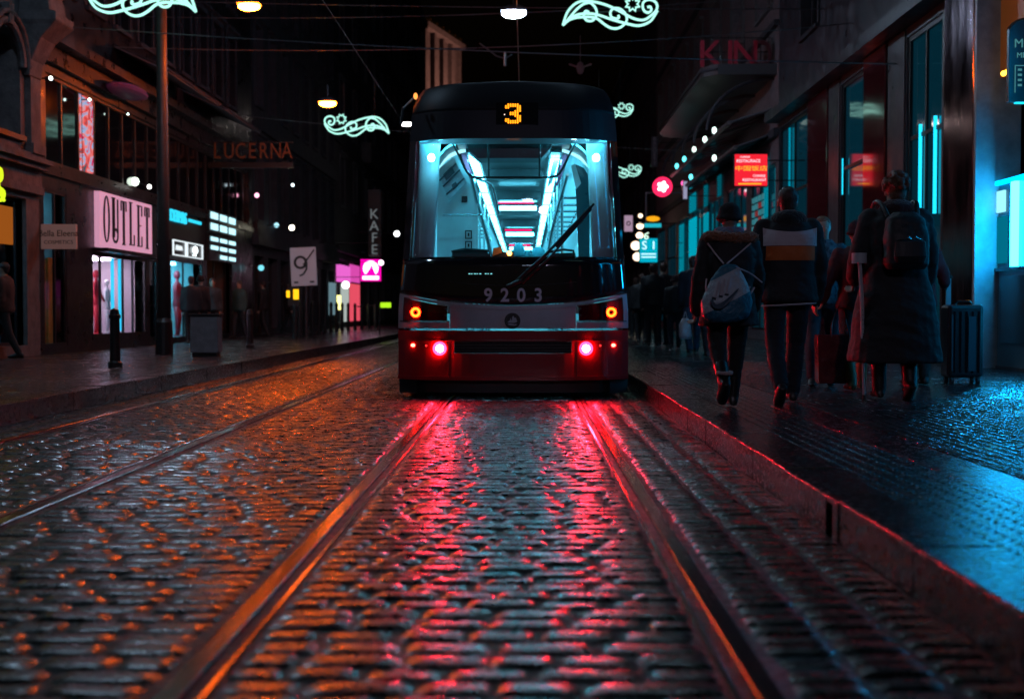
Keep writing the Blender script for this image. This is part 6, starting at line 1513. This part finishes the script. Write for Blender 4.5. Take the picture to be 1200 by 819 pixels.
# crutch
tip = at(1012.5, 467, yc); tip.z = ZR + .005; hd = Vector((bx, by, ZR)) + wrl + Vector((.0, .02, -.07)); cuf = at(1007, 303, yc)
s = empty('crutch', tip, 'grey forearm crutch held by the tall person in the long coat', 'crutch')
hdl = at(1010, 347, yc)
m = MB(); m.tube([tip, tip.lerp(hdl, .55)], [.012, .012], 10); m.build('lower_tube', mat('crutch_alu', (.55, .58, .62), .3, metal=.7), s)
m = MB(); m.tube([tip.lerp(hdl, .5), hdl, cuf + Vector((.0, -.01, -.03))], [.017, .017, .017], 10); ut = m.build('upper_tube', mat('crutch_grey', (.4, .45, .5), .4), s)
m = MB()
for k in range(8): p = tip.lerp(hdl, .55 + k * .045); m.cyl(p + Vector((0, -.019, 0)), p + Vector((0, -.012, 0)), .004, n=6)
o = m.build('adjust_holes', M_black, ut)
m = MB(); m.ring(cuf, EX, EY, EZ, .062, .054, -.04, .045, 24); m.build('forearm_cuff', MATS['crutch_grey'], s)
m = MB(); m.tube([hdl, hdl + Vector((.03, .11, .012))], [.017, .015], 10); m.build('handle', M_blackp, s)
m = MB(); m.cyl(tip, tip + Vector((0, 0, .05)), .02, .015, 12); m.build('rubber_tip', M_trub, s)

# suitcase
sx0, sx1 = at(1111, 440, 13.2).x, at(1153, 440, 13.2).x; yS = 13.2; zt = at(1130, 357, yS).z
s = empty('suitcase', ((sx0 + sx1) / 2, yS, ZR), 'black upright trolley suitcase with raised handle on the wet pavement', 'suitcase')
m = MB(); m.box(sx0, sx1, yS, yS + .27, ZR + .07, zt); m.build('shell', mat('suitcase_black', (.012, .014, .018), .3, bump=.15, bscale=60), s, bevel=.035)
m = MB(); w_ = sx1 - sx0
for k in range(5): x = sx0 + w_ * (.16 + k * .17); m.box(x - .010, x + .010, yS - .008, yS - .001, ZR + .12, zt - .07)
m.build('rib', M_tblk, s)
m = MB(); m.box(sx0 + .03, sx0 + .045, yS - .014, yS - .002, ZR + .14, zt - .1); m.box(sx0 + w_ * .55, sx0 + w_ * .75, yS - .016, yS - .010, ZR + .14, zt - .12); m.build('front_pocket', mat('pocket_blue', (.03, .06, .08), .4), s)
for x in (sx0 + .05, sx1 - .05):
    for y in (yS + .04, yS + .22): m = MB(); m.cyl((x - .014, y, ZR + .036), (x + .014, y, ZR + .036), .036, n=16); m.box(x - .018, x + .018, y - .02, y + .02, ZR + .045, ZR + .075); m.build('wheel', M_blackp, s)
hx0, hx1 = at(1113, 340, yS).x, at(1113, 340, yS).x + .13; zh = at(1112, 326, yS).z
m = MB(); m.box(hx0, hx0 + .05, yS + .11, yS + .13, zt, zh); m.build('handle_bar', mat('handle_alu', (.35, .5, .55), .3, metal=.5), s)
m = MB(); m.box(hx0 - .08, hx0 + .06, yS + .10, yS + .14, zh, zh + .03); m.build('handle', M_blackp, s, bevel=.008)
m = MB(); m.tube([(sx0 + .10, yS + .13, zt), (sx0 + .13, yS + .13, zt + .035), (sx0 + .26, yS + .13, zt + .035), (sx0 + .29, yS + .13, zt)], .011, 8); m.build('carry_handle', M_tblk, s)

# people behind
PP = []
def pers(label, px, Yy, H, zz=ZR, **k):
    x = at(px, 364, Yy).x; r = person(label, (x, Yy, zz), H=H, **k); return r, x
(r1, x1) = pers('person in a checked dark coat facing the camera beside the striped jacket', 964, 12.8, 1.70, coat=(.05, .09, .11), legs=(.03, .05, .07), skin=1.1, face=R(165), vox=.018, hair=(.25, .08, .04), arms=((.1, .05), (.2, .05)), step=.2, head_turn=R(18), coatmat=mat('checked_cloth', (.10, .2, .25), .8, noise_amt=.85, scale=26, stretch=(1, 1, 1), bump=.3, col2=(.02, .03, .05)))
(r2, x2) = pers('shorter person in a dark red jacket partly behind the long black coat', 1004, 12.2, 1.60, coat=(.08, .008, .014), legs=(.05, .05, .06), vox=.018, bulk=1.15, arms=((tuple((-.26, .0, 1.08)), tuple((-.30, .08, .86))), (.2, .1)), grip='L', shoe=(.22, .09, .03), hat=(.03, .02, .03), boots=True, step=.3)
(r3, x3) = pers('person in a bright red coat behind the long black coat, holding the suitcase', 1074, 13.0, 1.66, coat=(.22, .015, .02), legs=(.02, .02, .02), vox=.018, bulk=1.15, arms=((.1, .1), (tuple((.28, .02, 1.10)), tuple((.34, .2, 1.02)))), grip='R', hair=(.05, .03, .02))
# red shopping bag
bY = 12.15; a, b = at(956, 392, bY), at(994, 449, bY)
s = empty('shopping_bag', ((a.x + b.x) / 2, bY, b.z), 'dark red shopping bag hanging from the hand of the person in the red jacket', 'bag')
m = MB(); zz0, zz1 = b.z, a.z
m.loft([[Vector((x, y, z)) for x, y in ((a.x + i, bY - .08), (b.x - i, bY - .08), (b.x - i, bY + .08), (a.x + i, bY + .08))] for z, i in ((zz0, .02), (zz0 + .03, .012), (zz1 - .05, .0), (zz1, .006))])
m.build('sack', mat('bag_red_gloss', (.20, .012, .012), .22, coat=.6, noise_amt=.5, scale=7, bump=.6, bscale=9, bdist=.03), s, bevel=.006)
m = MB(); c = (a.x + b.x) / 2 + .05; m.tube(cat_rom([Vector((c - .08, bY - .085, zz1 - .02)), Vector((c - .06, bY - .06, zz1 + .14)), Vector((c + .04, bY, zz1 + .30)), Vector((c + .06, bY - .06, zz1 + .14)), Vector((c + .09, bY - .085, zz1 - .02))]), .008, 6); m.build('handle', MATS['bag_red_gloss'], s)
# the crowd beside the tram
D = dict(vox=.03, hands=True)
crowd = [('dark figure nearest to the tram, left of the crowd on the right', 752, 30, 1.62, (.012, .012, .016), (.01, .01, .015), None, 0, 'short'), ('person with reddish hair in a black coat close to the tram', 765, 27, 1.76, (.010, .010, .014), (.015, .015, .02), None, 0, 'short'),
         ('taller person in a dark brown coat, second of the pair beside the tram', 777, 27.6, 1.80, (.02, .012, .012), (.015, .015, .02), None, 0, 'short'), ('small figure in a dark coat between the pair and the jeans wearer', 791, 25.5, 1.45, (.012, .012, .015), (.02, .02, .03), (.05, .02, .02), 0, 'short'),
         ('person in a navy jacket and blue jeans left of the beanie wearer', 812, 22.5, 1.72, (.012, .02, .035), (.035, .06, .10), None, .45, 'short'), ('person in black half hidden behind the fur collar', 833, 21, 1.66, (.01, .01, .014), (.01, .01, .014), (.02, .02, .02), .3, 'short'),
         ('distant dark figure far down the pavement beside the tram', 745, 36, 1.7, (.02, .02, .025), (.01, .01, .015), None, .2, 'short')]
for lab, px, Yy, H, c, l, hat, stp, hs in crowd:
    pers(lab, px, Yy, H, coat=c, legs=l, hat=hat, step=stp, face=R(random.uniform(-20, 20)), hair=(.08, .03, .02), hairstyle=hs, bulk=1.12, **D)
q = at(803, 396, 22); s = empty('carrier_bag', q, 'white carrier bag held beside the blue jeans', 'bag')
m = MB(); oval_loft(m, [(q.x, 22, q.z - .02, .09, .05), (q.x, 22, q.z + .04, .11, .07), (q.x - .01, 22, q.z + .22, .10, .06), (q.x, 22, q.z + .34, .05, .03)], 16); o = m.build('sack', mat('carrier_white', (.55, .55, .6), .4, bump=.5), s, smooth=True); m = MB(); m.tube(cat_rom([Vector((q.x - .03, 22, q.z + .33)), Vector((q.x, 22, q.z + .45)), Vector((q.x + .03, 22, q.z + .33))]), .008, 6); m.build('handle', MATS['carrier_white'], s)
# people on the left pavement
left = [('person in a dark brown jacket walking at the left edge of the photo', 6, 19.8, 1.5, (.05, .018, .014), (.01, .01, .014), None, .5, 90), ('dark figure left of a pair standing behind the utility box', 224, 28.5, 1.52, (.01, .01, .014), (.01, .01, .014), None, 0, 10),
        ('bulky dark figure right of the pair behind the utility box', 235, 29.5, 1.55, (.012, .012, .016), (.01, .01, .014), (.015, .015, .02), 0, -10), ('person with a pale face turned to the shops, behind the utility box', 249, 31.5, 1.55, (.02, .03, .035), (.01, .01, .014), None, 0, 200),
        ('person in a greenish jacket outside the brown doorway', 281, 34, 1.55, (.03, .06, .05), (.012, .012, .016), None, .3, 150), ('dark figure standing in front of the grey town house', 309, 37, 1.6, (.012, .01, .012), (.01, .01, .014), None, .3, 80),
        ('dark figure leaning by the yellow warning lamp', 338, 40, 1.6, (.012, .01, .012), (.01, .01, .014), None, .4, -70)]
for lab, px, Yy, H, c, l, hat, stp, fa in left:
    pers(lab, px, Yy, H, zz=ZL, coat=c, legs=l, hat=hat, step=stp, face=R(fa), hair=(.04, .02, .02), bulk=1.12, **D)
q = at(388, 392, 38)
# parked bicycles / pram shapes by the bollards are too dark to tell; one leaning scooter near the leaning figure
